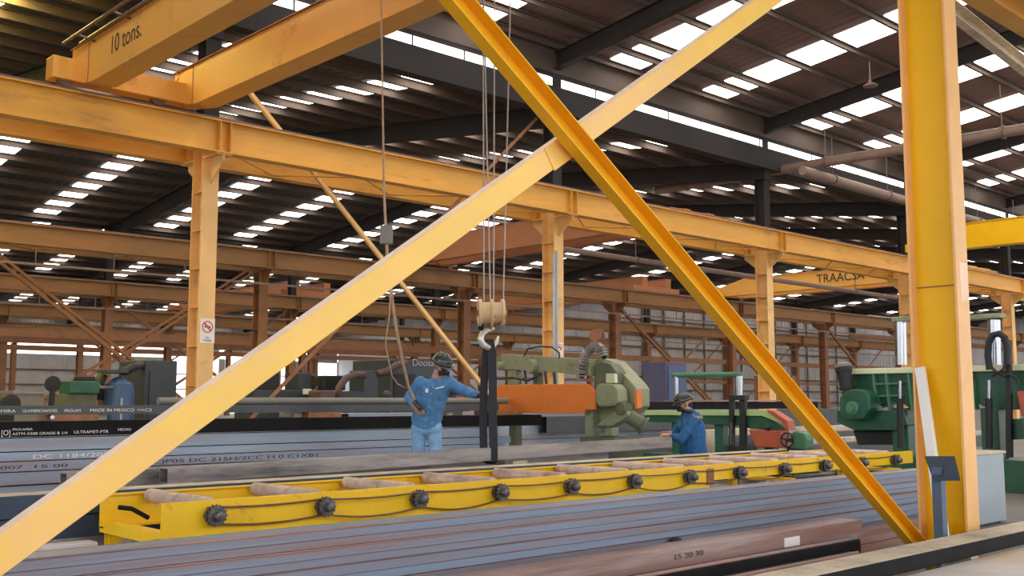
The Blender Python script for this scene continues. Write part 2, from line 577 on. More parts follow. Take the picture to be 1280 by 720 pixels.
m = MB().box((-9.1, -8, 0), (-9, 87, 2)).box((-9.1, 20, 2), (-9, 87, 8))
struct(m.build('wall_left', M['siding_y']))
struct(MB().box((58, 51.4, 0), (58.1, 87.2, 10)).build('wall_side', M['siding_y']))
# right part of the back wall, on the fifth row
m = MB().box((58, 51.4, 0), (X1, 51.5, 3.6)).box((58, 51.4, 3.6), (X1, 51.5, 10.1))
struct(m.build('wall_right_back', M['siding']))
m = MB()
for z in (.9, 1.9, 2.9, 4.3, 5.2, 6.1, 7.3):
    m.box((58, 51.3, z), (X1, 51.38, z + .12))
x = 59
while x < X1:
    m.box((x, 51.22, 0), (x + .14, 51.3, 9.8)); x += 2.6
struct(m.build('trim_5', M['purlin']))
m = MB()
for z in (1.2, 2.4, 3.6):
    m.box((-9, WY - .1, z), (40, WY - .02, z + .1))
struct(m.build('trim_6', M['purlin']))
struct(MB().box((X1, -8, 0), (X1 + .1, 51.4, 2.2)).box((X1, -8, 3.2), (X1 + .1, 51.4, 10)).build('wall_end', M['siding_y']))
wn += 1
struct(MB().box((X1 + .12, -8, 2.2), (X1 + .15, 51.4, 3.2)).build('window_%d' % wn, M['daylight']))

# ================================================================ COLUMNS
def column(x, y, top, w, h, m, label, group=None, stub=None, plates=True, brackets=(1, 1)):
    c = thing('steel_column', (x, y, 0), label, 'column', group)
    st = top + .52 if stub else top
    MB().sweep(ibeam(w, h, .018, .014), (x, y, .02), (x, y, st), (1, 0, 0), (0, 1, 0)).build('shaft', m, c)
    MB().box((x - w / 2 - .08, y - h / 2 - .08, 0), (x + w / 2 + .08, y + h / 2 + .08, .025)).build('base_plate', m, c)
    if plates:
        a = MB(); z = .8
        while z < top - .3:
            a.box((x - w / 2 + .01, y - h / 2 + .02, z), (x - .008, y + h / 2 - .02, z + .012)); z += .62
        a.build('stiffener', m, c)
    for s, on in zip((-1, 1), brackets):
        if on:
            ya = y + s * h / 2
            b = MB().prism([(x - .015, ya, top - .42), (x - .015, ya, top), (x - .015, ya + s * .42, top), (x - .015, ya + s * .42, top - .1)], (.03, 0, 0))
            b.box((x - w / 2, ya, top - .02), (x + w / 2, ya + s * .44, top))
            b.build('bracket', m, c)
    if stub:
        MB().sweep(ibeam(.26, .3, .015, .012), (x, y, st), (x, y, stub), (1, 0, 0), (0, 1, 0)).build('roof_post', M['frame'], c)
    return c


SX_ = 0
big = thing('steel_column', (7.7, 3.506, 0), 'large bright yellow I-section column beside the grey cabinet, full height of the photo', 'column')
MB().box((7.688, 3.506 - .165, .03), (7.712, 3.506 + .165, 5.08)).build('web', M['yellow'], big)
MB().box((7.6, 3.506 + .165, .03), (7.8, 3.506 + .183, 5.08)).build('back_flange', M['flange'], big)
nf = MB().box((7.6, 3.506 - .183, .03), (7.8, 3.506 - .165, 5.08)).build('front_flange', M['flange'], big)
MB().box((7.5, 3.25, 0), (7.9, 3.77, .03)).build('base_plate', M['yellow'], big)
MB().box((7.676, 3.345, 2.05), (7.689, 3.667, 2.058)).build('splice_seam', M['rust'], big)
MB().box((7.66, 3.3215, 1.93), (7.795, 3.3245, 2.22)).build('faded_sticker', mat('faded_sticker_film', (.86, .56, .34), .4), big)

o = column(-.3, 3.5, 5.08, .2, .36, M['yellow'], 'yellow I-section column from which the long brace rises to the right')
sec_cols = {}
for r in range(1, 7):
    y = ROW[r]
    for k, x in enumerate(XC):
        if r >= 4 and x > 57.9 or x > 90:
            continue
        if r == 1:
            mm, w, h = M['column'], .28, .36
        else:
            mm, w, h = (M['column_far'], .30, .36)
        stub = None
        if r in (1, 3, 5):
            stub = {1: 8.2, 3: 8.2, 5: 8.2}[r]
        if r == 1 and k < 5:
            lab = ['golden column with the larger no-smoking sign, left of the man in denim',
                   'golden column rising behind the olive bandsaw, two pale conduits down its side',
                   'golden-brown column right of the orange text-marked bridge end, crossed by the amber brace',
                   'orange column mostly hidden just left of the big yellow column',
                   'orange column just right of the big yellow column, in the first row behind it'][k]
            grp = None
        else:
            nm = ['', 'first', 'second', 'third', 'fourth', 'fifth', 'sixth'][r]
            lab = 'rust-brown column, %s along the %s row of columns behind the front row' % (nth(k), nm)
            grp = 'columns of the %s row' % nm
        c = column(x, y, 5.08, w, h, mm, lab, grp, stub, plates=(r <= 2))
        sec_cols[(r, k)] = c
# even rows carry the ridge by posts at the far rows only
# no-smoking signs
def nosmoke(c, x, y, z, w, name='no_smoking_sign'):
    h = w * 1.55
    s = MB().box((x - w / 2, y - .006, z), (x + w / 2, y, z + h)).build(name, M['paper'], c)
    cx, cz = x, z + h * .66
    a = MB(); n = 28; ro, ri = w * .38, w * .31
    for i in range(n):
        t0, t1 = 2 * math.pi * i / n, 2 * math.pi * (i + 1) / n
        a.hexa([(cx + ri * math.cos(t0), y - .007, cz + ri * math.sin(t0)), (cx + ro * math.cos(t0), y - .007, cz + ro * math.sin(t0)),
                (cx + ro * math.cos(t1), y - .007, cz + ro * math.sin(t1)), (cx + ri * math.cos(t1), y - .007, cz + ri * math.sin(t1)),
                (cx + ri * math.cos(t0), y - .010, cz + ri * math.sin(t0)), (cx + ro * math.cos(t0), y - .010, cz + ro * math.sin(t0)),
                (cx + ro * math.cos(t1), y - .010, cz + ro * math.sin(t1)), (cx + ri * math.cos(t1), y - .010, cz + ri * math.sin(t1))])
    q = w * .24
    a.prism([(cx - q - .01, y - .007, cz + q - .01), (cx - q + .01, y - .007, cz + q + .01), (cx + q + .01, y - .007, cz - q + .01), (cx + q - .01, y - .007, cz - q - .01)], (0, -.004, 0))
    a.build('prohibition_ring', M['red'], s)
    MB().box((cx - w * .2, y - .0065, cz - .012), (cx + w * .2, y - .008, cz + .012)).build('cigarette', M['ink'], s)
    text('NO', w * .17, M['ink'], s, (cx, y - .008, z + w * .28), FACE_Y, align='CENTER')
    text('FUMAR', w * .17, M['ink'], s, (cx, y - .008, z + w * .10), FACE_Y, align='CENTER')


c = sec_cols[(1, 0)]
p = P(242, 428, Y=15.31)
nosmoke(c, 7.72, 15.318, p.z, .25)
c = sec_cols[(1, 1)]
p = P(692, 446, Y=15.31)
nosmoke(c, 15.7, 15.318, p.z, .2)
for dx in (0, .09):
    MB().tube([(15.48 + dx, 15.26, 0), (15.48 + dx, 15.26, 4.25 + dx)], .028, 8).build('conduit', M['steelgrey'], c, smooth=True)

# ================================================================ RUNWAY GIRDERS
for r in range(0, 7):
    y = ROW[r]
    xe = X1 - 4 if r < 4 else 57.8
    for s, nm in ((-1, 'near'), (1, 'far')):
        if r == 6 and s == 1:
            continue
        yy = y + s * .55
        xa = -8 if r else -8
        xe2 = xe if r else 20
        names = ['front row', 'first row behind the workers', 'second row back', 'third row back', 'fourth row back', 'fifth row back', 'sixth row back']
        g = thing('runway_girder', (xa, yy, 5.08), '%s runway girder, %s side of the columns, %s' % (
            'ochre' if r <= 1 else 'rusty orange', nm, names[r]), 'girder')
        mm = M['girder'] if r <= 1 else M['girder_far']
        MB().sweep(ibeam(.22, .52, .02, .012), (xa, yy, 5.34), (xe2, yy, 5.34), (0, 1, 0), (0, 0, 1)).build('beam', mm, g)
        MB().sweep([(-.03, 0), (.03, 0), (.03, .015), (.012, .03), (.018, .06), (-.018, .06), (-.012, .03), (-.03, .015)],
                   (xa, yy, 5.60), (xe2, yy, 5.60), (0, 1, 0), (0, 0, 1)).build('rail', M['rail'], g)
        for x in [-.3] + XC:
            if x < xe2:
                a = MB()
                for d in ((-.09, .09) if (r <= 3) else (0,)):
                    a.box((x + d - .008, yy - .105, 5.10), (x + d + .008, yy + .105, 5.58))
                a.build('stiffener', mm, g)
# surge lattice under the row-1 far girder and hanging conductor bars
for r in (1, 2):
    y = ROW[r]
    for k in range(5):
        m = MB(); sg = 1
        for i in range(6):
            x = XC[k] + .25 + i * 1.25
            m.tube([(x, y - .47 * sg, 5.12), (x + 1.25, y + .47 * sg, 5.12)], .02, 6); sg = -sg
        tag(m.build('surge_lattice', M['girder'] if r == 1 else M['girder_far']), 'flat zigzag lacing between the two girders of the %s row, %s bay from the left' % (nth(r - 1), nth(k)), 'bracing')

# ================================================================ BRACES
def bar(name, a, b, prof, m, u, label, cat='brace', group=None):
    a, b = Vector(a), Vector(b)
    d = (b - a).normalized()
    u = Vector(u)
    w = d.cross(u).normalized()
    t = thing(name, a, label, cat, group)
    MB().sweep(prof, a, b, u, w).build('bar', m, t)
    return t


# the two big crossed channels between the front columns, traced on their own plane
Yb = 3.5
a0 = P(8, 689.4, Y=Yb + .03); a1 = P(958, 3, Y=Yb + .03)
d = (a1 - a0).normalized()
A0 = a0 + d * ((-.2 - a0.x) / d.x); A1 = a0 + d * ((7.6 - a0.x) / d.x)
w = d.cross(Vector((0, 1, 0))).normalized()
if w.z < 0: w = -w
br = thing('diagonal_brace', A0, 'long pale peach-yellow brace rising left to right across the whole foreground', 'brace')
MB().sweep(chan(.07, .112, .008), A0, A1, (0, 1, 0), w).build('channel_bar', M['peach'], br, bevel=.003)
plabel(MB().sweep([(.002, .0565), (.068, .0565), (.068, .058), (.002, .058)], A0, A1, (0, 1, 0), w).build('sky_sheen_strip', mat('sky_sheen_pink', (.86, .66, .52), .5, 0, .1, 2), br), 'pinkish strip painting the sky sheen on the upper face')  # added thin strip; its pale pink paints the sky light on the flange
jx = P(693, 196, Y=Yb).x
jp = A0 + d * ((jx - A0.x) / d.x)
MB().sweep([(-.006, -.062), (0, -.062), (0, .062), (-.006, .062)], jp - d * .01, jp + d * .34, (0, 1, 0), w).build('splice_plate', M['peach'], br)
b0 = P(570, 0, Y=Yb - .04); b1 = P(1146, 681, Y=Yb - .04)
d = (b1 - b0).normalized()
B0 = b0 + d * ((-.2 - b0.x) / d.x); B1 = b0 + d * ((7.58 - b0.x) / d.x)
w = d.cross(Vector((0, 1, 0))).normalized()
if w.z > 0: w = -w      # towards the lower left
br2 = thing('diagonal_brace', B1, 'bright amber-yellow open channel brace falling to the foot of the big yellow column', 'brace')
MB().sweep([(p * -1 + .03, q) for p, q in chan(.075, .112, .008)], B0, B1, (0, 1, 0), w).build('channel_bar', M['brace'], br2, bevel=.002)
MB().box((7.45, 3.48, 0), (7.62, 3.50, .34)).build('gusset_plate', M['brace'], br2)

LP = [(-.035, -.035), (.035, -.035), (.035, -.029), (-.029, -.029), (-.029, .035), (-.035, .035)]
bar('wind_brace', (7.95, 15.72, 7.0), (15.45, 15.72, .05), LP, M['column'], (0, 1, 0), 'thin golden angle brace falling from the left golden column behind the man')
bar('wind_brace', (7.9, 15.80, .05), (15.5, 15.80, 7.3), LP, M['rust'], (0, 1, 0), 'thin grey-brown angle brace rising behind the peach brace to the column behind the bandsaw')
D2 = [(p * 1.6, q * 1.3 + s) for s in (0,) for p, q in LP]
for s in (0, 1):
    yb2 = 27.75
    if s == 0:
        a, b = (7.85, yb2 - .06, 5.05), (14.7, yb2 - .06, .1)
    else:
        a, b = (8.0, yb2 + .06, .1), (15.6, yb2 + .06, 5.2)
    t = thing('cross_brace', a, 'rust-brown double-angle brace %s across the bay left of the no-smoking column' % ('falling right' if s == 0 else 'rising right'), 'brace')
    a, b = Vector(a), Vector(b); dd = (b - a).normalized(); ww = dd.cross(Vector((0, 1, 0))).normalized()
    for q in (-.07, .07):
        MB().sweep([(p * 1.3, z * 1.1) for p, z in LP], a + ww * q, b + ww * q, (0, 1, 0), ww).build('angle_bar', M['column_far'], t)
    m = MB(); L = (b - a).length
    for i in range(1, 9):
        c0 = a + dd * L * i / 9
        m.sweep([(-.02, -.09), (.02, -.09), (.02, .09), (-.02, .09)], c0, c0 + dd * .12, (0, 1, 0), ww)
    m.build('batten_plate', M['column_far'], t)
bi = 0
for (r, k) in ((3, 1), (3, 5), (2, 5), (4, 4), (5, 2), (3, 6), (2, 3)):
    y = ROW[r] + .05
    xa, xb = XC[k] + .2, XC[k + 1] - .2
    y -= .05
    for s in (0, 1):
        a, b = ((xa, y, 5), (xb, y, .1)) if s == 0 else ((xa, y + .1, .1), (xb, y + .1, 5))
        bar('cross_brace', a, b, [(p * 1.6, q * 1.6) for p, q in LP], M['column_far'], (0, 1, 0),
            'rust-brown crossed brace %s, row %s, in the %s bay' % ('falling right' if s == 0 else 'rising right', nth(r - 1), nth(k)))

# horizontal tie beams and pipes deep in the hall
for r, zz in ((3, 3.6), (4, 4.0), (5, 4.2), (3, 2.3), (2, 4.55)):
    y = ROW[r] - .25
    xa = 30 if (r == 3 and zz < 3) else (-8 if r > 2 else 50)
    tag(MB().sweep(chan(.1, .3 if zz > 3 else .16, .015), (xa, y, zz), (57.5 if r > 3 else 90, y, zz), (0, 1, 0), (0, 0, 1)).build('tie_beam', M['column_far']),
        'rust-brown horizontal channel tie %s on the %s row of columns' % ('high' if zz > 3 else 'low', nth(r - 1)), 'beam')

# ================================================================ CRANES
def crane(name, x, w, ya, yb, z0, h, m, label, gap=1.6, two=True, taper=0):
    t = thing(name, (x, ya, z0), label, 'crane')
    xs = [x] + ([x + gap] if two else [])
    for i, xx in enumerate(xs):
        MB().prism(([(xx, yb, z0 + .2), (xx, yb, z0 + .34), (xx, yb - taper, z0 + h), (xx, ya + taper, z0 + h), (xx, ya, z0 + .34), (xx, ya, z0 + .2),] if taper else [(xx, yb, z0 + .28), (xx, yb, z0 + h), (xx, ya, z0 + h), (xx, ya, z0 + .28),]) + [ (xx, ya + .5, z0), (xx, yb - .5, z0)], (w, 0, 0)).build('bridge_girder', m, t, bevel=.006)
        a = MB().box((xx - .03, ya + taper, z0 + h), (xx + w + .03, yb - taper, z0 + h + .02))
        a.build('top_flange', m, t)
    for yy in (ya + .1, yb - .1):
        xa_, xb_ = (x - .6, x + gap + .9) if two else (x - .1, x + 1.4)
        c_ = MB().box((xa_, yy - .13, z0 + .05), (xb_, yy + .13, z0 + .30)).build('end_carriage', m, t, bevel=.01)
        for xx in (xa_ + .25, xb_ - .25):
            MB().lathe((xx, yy - .06, z0 + .07), (0, 1, 0), [(0, .13), (.12, .13)], 16).build('track_wheel', M['rail'], c_)
    return t


# nearest crane: traced end points of its two girders
zc = 5.67
t = thing('overhead_crane', (5.75, 3.0, zc), 'orange double-girder overhead crane lettered 10 tons in the top left', 'crane')
for xx, w_, h_, ye in ((5.42, .38, .63, 15.40), (7.0, .36, .62, 15.40)):
    g = MB().prism([(xx, ye - .15, zc + .12), (xx, ye - .15, zc + h_), (xx, 2.9, zc + h_ - .06), (xx, 2.9, zc), (xx, ye - .9, zc)], (w_, 0, 0))
    g = g.build('bridge_girder', M['crane'], t, bevel=.006)
    MB().hexa([(xx - .03, 2.9, zc + h_ - .058), (xx + w_ + .03, 2.9, zc + h_ - .058), (xx + w_ + .03, ye - .14, zc + h_), (xx - .03, ye - .14, zc + h_), (xx - .03, 2.9, zc + h_ - .04), (xx + w_ + .03, 2.9, zc + h_ - .04), (xx + w_ + .03, ye - .14, zc + h_ + .018), (xx - .03, ye - .14, zc + h_ + .018)]).build('top_plate', M['rust'], g)
    a = MB().box((xx - .008, ye - .30, zc + .12), (xx, ye - .22, zc + h_ - .02))
    for i in range(6):
        a.box((xx - .02, ye - .28, zc + .14 + i * .09), (xx - .008, ye - .24, zc + .18 + i * .09))
    a.build('bolted_joint', M['crane'], g)
    MB().box((xx - .006, ye - .80, zc + .02), (xx, ye - .785, zc + h_)).build('weld_seam', M['rust'], g)
    if xx < 6:
        text('10 tons.', .36, M['ink'], g, (xx - .004, P(137, 75, X=xx).y, zc + .23), FACE_X, fit=P(137, 75, X=xx).y - P(174, 55, X=xx).y)
for yy in (14.95, 4.05):
    c_ = MB().box((5.0, yy - .14, zc + .06), (7.2, yy + .14, zc + .38)).build('end_carriage', M['crane'], t, bevel=.01)
    a = MB()
    for xx in (5.22, 6.6):
        MB().lathe((xx, yy - .05, zc + .10), (0, 1, 0), [(0, .12), (.1, .12)], 18).build('track_wheel', M['rail'], c_, smooth='auto')
m = MB()
m.tube([(5.16, 14.9, zc + .60), (5.16, 3.2, zc + .58)], .022, 6)
m.tube([(5.32, 14.7, zc + .58), (5.32, 3.2, zc + .56)], .022, 6)
y = 14.4
while y > 3:
    m.tube([(5.16, y, zc + .60), (5.44, y, zc + .56)], .018, 6); y -= 1.2
m.build('walkway_handrail', M['rail'], t, smooth=True)
MB().box((5.5, 9.1 - 1.2, zc + .76), (7.3, 9.1, zc + 1.05)).box((5.9, 8.1, zc + 1.05), (6.9, 8.9, zc + 1.5)).build('hoist_trolley', M['crane'], t, bevel=.02)
MB().lathe((5.9, 8.5, zc + .5), (1, 0, 0), [(0, .22), (.02, .26), (.04, .22), (1.0, .22), (1.02, .26), (1.04, .22)], 24).build('rope_drum', M['rust'], t, smooth='auto')

# crane at the far end of the front bay (yellow, right edge)
t = crane('overhead_crane', 31.0, .40, 3.95, 15.05, 5.72, .74, M['yellow'], 'bright yellow crane bridge reaching out from behind the big yellow column, right edge', gap=.9, two=False)
# second-bay cranes
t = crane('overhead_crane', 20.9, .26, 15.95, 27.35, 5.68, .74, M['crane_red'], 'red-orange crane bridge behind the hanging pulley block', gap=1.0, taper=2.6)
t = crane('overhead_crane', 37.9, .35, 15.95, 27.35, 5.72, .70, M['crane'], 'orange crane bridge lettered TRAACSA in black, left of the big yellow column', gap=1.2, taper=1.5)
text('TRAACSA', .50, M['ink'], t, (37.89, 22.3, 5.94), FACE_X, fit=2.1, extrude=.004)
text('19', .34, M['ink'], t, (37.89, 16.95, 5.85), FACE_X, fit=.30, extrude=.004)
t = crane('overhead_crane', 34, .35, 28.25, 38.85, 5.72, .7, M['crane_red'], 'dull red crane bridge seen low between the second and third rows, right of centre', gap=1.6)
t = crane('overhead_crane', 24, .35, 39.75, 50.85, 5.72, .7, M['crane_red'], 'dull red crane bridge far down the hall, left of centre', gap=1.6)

# ================================================================ PIPES UNDER THE ROOF
def pipe(name, pts, r, m, label, cat='pipe', clamps=0):
    t = thing(name, pts[0], label, cat)
    MB().tube(pts, r, 12).build('tube', m, t, smooth='auto')
    if clamps:
        a, b = Vector(pts[0]), Vector(pts[-1]); dd = (b - a).normalized()
        for i in range(clamps):
            c0 = a + (b - a) * (i + .5) / clamps
            q = MB().tube([c0, c0 + dd * .06], r * 1.25, 12)
            q.tube([c0 + Vector((.0, 0, r)), c0 + Vector((0, 0, r + 1.0))], .012, 5)
            q.build('hanger_clamp', M['rail'], t)
    return t


pa, pb = P(853, 233, X=24.3), P(1280, 161, X=24.3)
pipe('overhead_pipe', [pa + (pa - pb) * .1, pb + (pb - pa) * .3], .13, M['pipe'], 'thick brown-grey pipe slung across the bay under the front roof, right', clamps=6)
pa, pb = P(1003, 213, Y=14), P(1120, 247, Y=14)
pipe('overhead_pipe', [pa, pb + (pb - pa) * 2], .12, M['pipe'], 'brown-grey pipe running lengthwise below the clerestory, left of the big yellow column', clamps=5)
pa, pb = P(700, 311, Y=16.9), P(1120, 372, Y=16.9)
pipe('overhead_pipe', [pa, pb], .07, M['pipe'], 'thin pale horizontal pipe in the bay behind the pulley block', clamps=3)
# pale channels near the roof, top right
for i, (q0, q1, q2, q3) in enumerate((((1185, 14), (1285, 92), 8.9, 7.0), ((1215, -8), (1285, 40), 8.9, 7.0))):
    pa = P(q0[0], q0[1], Z=8.3); pb = P(q1[0], q1[1], Z=8.05)
    t = thing('ceiling_channel', pa, 'pale grey-beige channel slung under the roof in the top right corner, %s of two' % ('lower' if i == 0 else 'upper'), 'beam')
    MB().sweep(chan(.18, .3, .015), pa + (pa - pb) * .4, pb + (pb - pa) * .6, (pb - pa).normalized().cross(Vector((0, 0, 1))), (0, 0, 1)).build('channel_bar', M['cream'], t)
# small hanging rod and lamp holder
p0 = P(1087, 62, Y=11.6); p1 = P(1088, 108, Y=11.6)
t = thing('hanging_lamp_holder', p1, 'thin rod with a small bare lamp holder hanging from the front roof', 'lamp')
MB().tube([(p1.x, p1.y, p1.z), (p1.x, p1.y, roofz(0, p1.y) - .15)], .018, 6).build('rod', M['rail'], t)
MB().lathe(p1, (0, 0, 1), [(0, .16), (.03, .17), (.10, .05), (.16, .03)], 14).build('lamp_cap', M['rail'], t)
# ladder-like hangers from row girders down to conductor bars (festoon lines)
for r in (2, 3, 4):
    y = ROW[r] - .55
    t = thing('conductor_line', (-8, y, 4.6), 'thin dark conductor bar on droppers along the %s row girder' % nth(r - 1), 'cable')
    m = MB().box((-8, y - .02, 4.58), (57 if r > 3 else 88, y + .02, 4.64)); x = -7.0
    while x < (57 if r > 3 else 88):
        m.box((x, y - .012, 4.6), (x + .022, y + .010, 5.09)); x += 2.0
    m.build('bar_on_droppers', M['rail'], t)
    for s in (3.9,):
        pass
# ================================================================ STEEL STOCK
def member(name, x0, x1, y, z, w, h, m, label, group=None, hollow=True, end=None, rotz=0.0, bevel=.006, t=.008):
    """rectangular tube or flat lying along X; y,z = near lower corner"""
    b = MB()
    if hollow:
        o = [(0, 0), (w, 0), (w, h), (0, h)]
        i = [(t, t), (w - t, t), (w - t, h - t), (t, h - t)]
        vs = []
        for x in (x0, x1):
            vs += [(x, y + p, z + q) for p, q in o] + [(x, y + p, z + q) for p, q in i]
        fs = []
        for k in range(4):
            k2 = (k + 1) % 4
            fs += [(k, k2, 8 + k2, 8 + k), (4 + k, 12 + k, 12 + k2, 4 + k2), (k, 4 + k, 4 + k2, k2), (8 + k, 8 + k2, 12 + k2, 12 + k)]
        b.add(vs, fs)
    else:
        b.box((x0, y, z), (x1, y + w, z + h))
    ob = b.build(name, m, None, bevel=0 if hollow else bevel, origin=(x0, y, z))
    ob.rotation_euler = (0, 0, rotz)
    if label:
        tag(ob, label, 'steel bar', group)
    return ob


# foreground pile of cold-formed channels along the conveyor (Y 4.2, floor to 0.6)
zs = [0.03, .135, .235, .335, .430, .515]
for i, z in enumerate(zs):
    h = (zs[i + 1] if i + 1 < len(zs) else .60) - z - .004
    x1 = 9.15 - .06 * (i % 3)
    off = (.0, .012, -.01, .008, -.006, .0)[i]
    yb_ = 4.2 + off
    ob = MB().sweep([(.007, 0), (.20, 0), (.20, .006), (.018, .006), (.012, h * .3), (.012, h - .012), (.20, h - .006), (.20, h), (.003, h), (0, h - .004), (0, h * .52), (.003, h * .46), (.003, .004), (.006, 0)], (.2, yb_, z), (x1, yb_, z), (0, 1, 0), (0, 0, 1)).build('channel_section', M['pile'], None)
    names = ['lowest', 'second from the floor', 'third from the floor', 'fourth from the floor', 'second from the top', 'topmost']
    tag(ob, 'long blue-grey steel channel in the foreground stack below the yellow conveyor, %s' % names[i], 'steel bar', 'channels stacked in front of the conveyor')
    l = MB().tube([(.3, yb_ + .002, z + h + .001), (x1 - .1, yb_ + .002, z + h + .001)], .005, 6).build('rusty_edge', M['lip'], ob)
    # a second one behind it, same course
    o2 = MB().sweep([(0, 0), (-.006, 0), (-.006, h), (0, h), (0, h - .006)], (.2, 4.42, z), (x1, 4.42, z), (0, 1, 0), (0, 0, 1))
    o3 = o2.build('inner_web', M['pile'], ob)
for i in range(6):
    x = .8 + i * 1.6
    tag(MB().box((x, 4.16, 0), (x + .09, 4.5, .028)).build('timber_bearer', M['cream']), 'short timber bearer under the foreground stack of channels, partly hidden', 'timber', 'timber bearers under the foreground stack')
s = tag(MB().lathe(P(842, 681, Y=4.17), (0, -1, 0), [(0, .05), (.03, .055), (.05, .04)], 14).build('black_magnet', M['black'], smooth='auto'), 'small round black magnet stuck on the foreground stack below the strap', 'magnet')

# reddish lower members with ends visible left of the amber brace
member('steel_channel', .6, 7.07, 3.86, .225, .20, .115, M['pile_brown'], 'wide rust-brown steel channel with a white tag lying before the blue-grey stack')
tg = bpy.data.objects['steel_channel']
for q in ((.6, 3.86), ):
    pass
p = P(990, 677, Y=3.855)
MB().box((p.x - .09, 3.852, p.z - .03), (p.x + .09, 3.859, p.z + .03)).build('white_tag', M['paper'], tg)
text('15 20 30', .045, mat('faded_stencil', (.13, .09, .08), .7), tg, (P(842, 700, Y=3.855).x, 3.853, P(842, 700, Y=3.855).z), FACE_Y, sx=1.8)
member('steel_channel', .6, 8.9, 4.03, .125, .16, .095, M['pile_brown'], 'brown steel channel lower down whose end passes behind the amber brace')
member('steel_channel', 0.6, 9.0, 4.00, .026, .18, .095, M['pile_brown'], 'lowest brown steel channel reaching the foot of the amber brace')
for i, (yy, zz, xe, m_) in enumerate(((3.66, .163, 6.68, 'blackpipe'), (3.52, .105, 6.42, 'blackpipe'))):
    t = tag(MB().sweep([(0, 0), (.10, 0), (.10, .085), (.085, .10), (.015, .10), (0, .085)], (.6, yy, zz), (xe, yy, zz), (0, 1, 0), (0, 0, 1)).build('rounded_tube', M[m_]),
            '%s of two black square tubes with pink edges ending left of the amber brace' % ('upper' if i == 0 else 'lower'), 'steel bar')
    MB().tube([(.6, yy + .02, zz + .098), (xe, yy + .02, zz + .098)], .013, 8).build('pink_edge', M['lip'], t)  # pinkish strip along the tube's upper edge
    MB().lathe((xe - .002, yy + .05, zz + .05), (1, 0, 0), [(0, .045), (.006, .045)], 12).build('rusty_end', M['rust'], t)
text('HYLSAMEX', .05, M['chalk'], bpy.data.objects['rounded_tube'], (P(843, 718, Y=3.65).x - .35, 3.657, .19), FACE_Y, sx=1.3)
for i, (x, z) in enumerate(((1.6, 0), (3.6, 0), (5.6, 0))):
    tag(MB().box((x, 3.48, 0), (x + .1, 4.0, .024)).box((x, 3.48, .024), (x + .1, 3.64, .104)).box((x, 3.64, .024), (x + .1, 3.8, .162)).build('timber_block', M['cream']), 'squared timber under the black square tubes, mostly hidden', 'timber', 'timbers under the black tubes')

# nearest flat black beam with dusty top, and pale sheet below it
b = member('flat_beam', 1.2, 12.5, 2.955, .20, .235, .092, M['blackpipe'], 'nearest black beam with a dusty beige top crossing the bottom right corner', hollow=False)
MB().box((1.2, 2.958, .292), (12.5, 3.188, .2945)).build('dusty_top', M['cream'], b)
b = member('pale_sheet', 1.2, 12.2, 2.15, .165, .78, .03, M['cream'], 'pale beige and bluish steel sheet in the bottom right corner', hollow=False)
b.data.materials.clear(); b.data.materials.append(mat('pale_oxide_sheet', (.56, .53, .50), .45, .1, .15, 2, (.55, .38, .22), .5, 1.2))
for i, x in enumerate((2.0, 4.4, 6.8, 9.2)):
    tag(MB().box((x, 2.2, 0), (x + .1, 3.16, .165)).box((x, 2.96, .165), (x + .1, 3.16, .199)).build('timber_block', M['cream']), 'timber under the pale sheet and nearest black beam', 'timber', 'timbers under the nearest beam')

# ================================================================ ROLLER CONVEYOR
cv = thing('roller_conveyor', (3.0, 6.5, 0), 'long bright yellow chain-driven roller conveyor behind the blue-grey stack', 'conveyor')
XE = 13.3
# rails
n1 = MB().sweep([(0, 0), (.08, 0), (.08, .010), (.010, .010), (.010, .225), (.055, .225), (.055, .235), (0, .235)], (3.0, 6.5, .30), (8.85, 6.5, .30), (0, 1, 0), (0, 0, 1)).sweep([(0, .08), (.08, .08), (.08, .09), (.010, .09), (.010, .225), (.055, .225), (.055, .235), (0, .235)], (8.86, 6.5, .30), (XE, 6.5, .30), (0, 1, 0), (0, 0, 1)).build('near_rail', M['roller_y'], cv)
MB().box((8.80, 6.492, .34), (8.92, 6.5, .50)).build('joint_plate', M['rust'], n1)
MB().sweep([(0, 0), (-.08, 0), (-.08, .010), (-.010, .010), (-.010, .225), (-.055, .225), (-.055, .235), (0, .235)], (3.0, 7.5, .30), (XE, 7.5, .30), (0, 1, 0), (0, 0, 1)).build('far_rail', M['roller_y'], cv)
MB().box((3.0, 6.51, .27), (3.08, 7.49, .335)).box((3.0, 6.51, .335), (3.10, 7.49, .345)).build('end_crossbeam', M['roller_y'], cv)
x = 3.04
for i, x in enumerate((3.04, 5.6, 8.62, 10.55, 13.1)):
    for yy in (6.52, 7.40):
        MB().sweep(ibeam(.09, .08, .01, .008), (x + .04, yy + .04, .02), (x + .04, yy + .04, .30), (1, 0, 0), (0, 1, 0)).box((x - .03, yy - .02, 0), (x + .11, yy + .10, .02)).build('leg', M['roller_y'], cv)
    if i:
        MB().box((x, 6.6, .27), (x + .08, 7.4, .31)).build('crossbeam', M['roller_y'], cv)
SPX = [3.35 + .853 * k for k in range(12)]
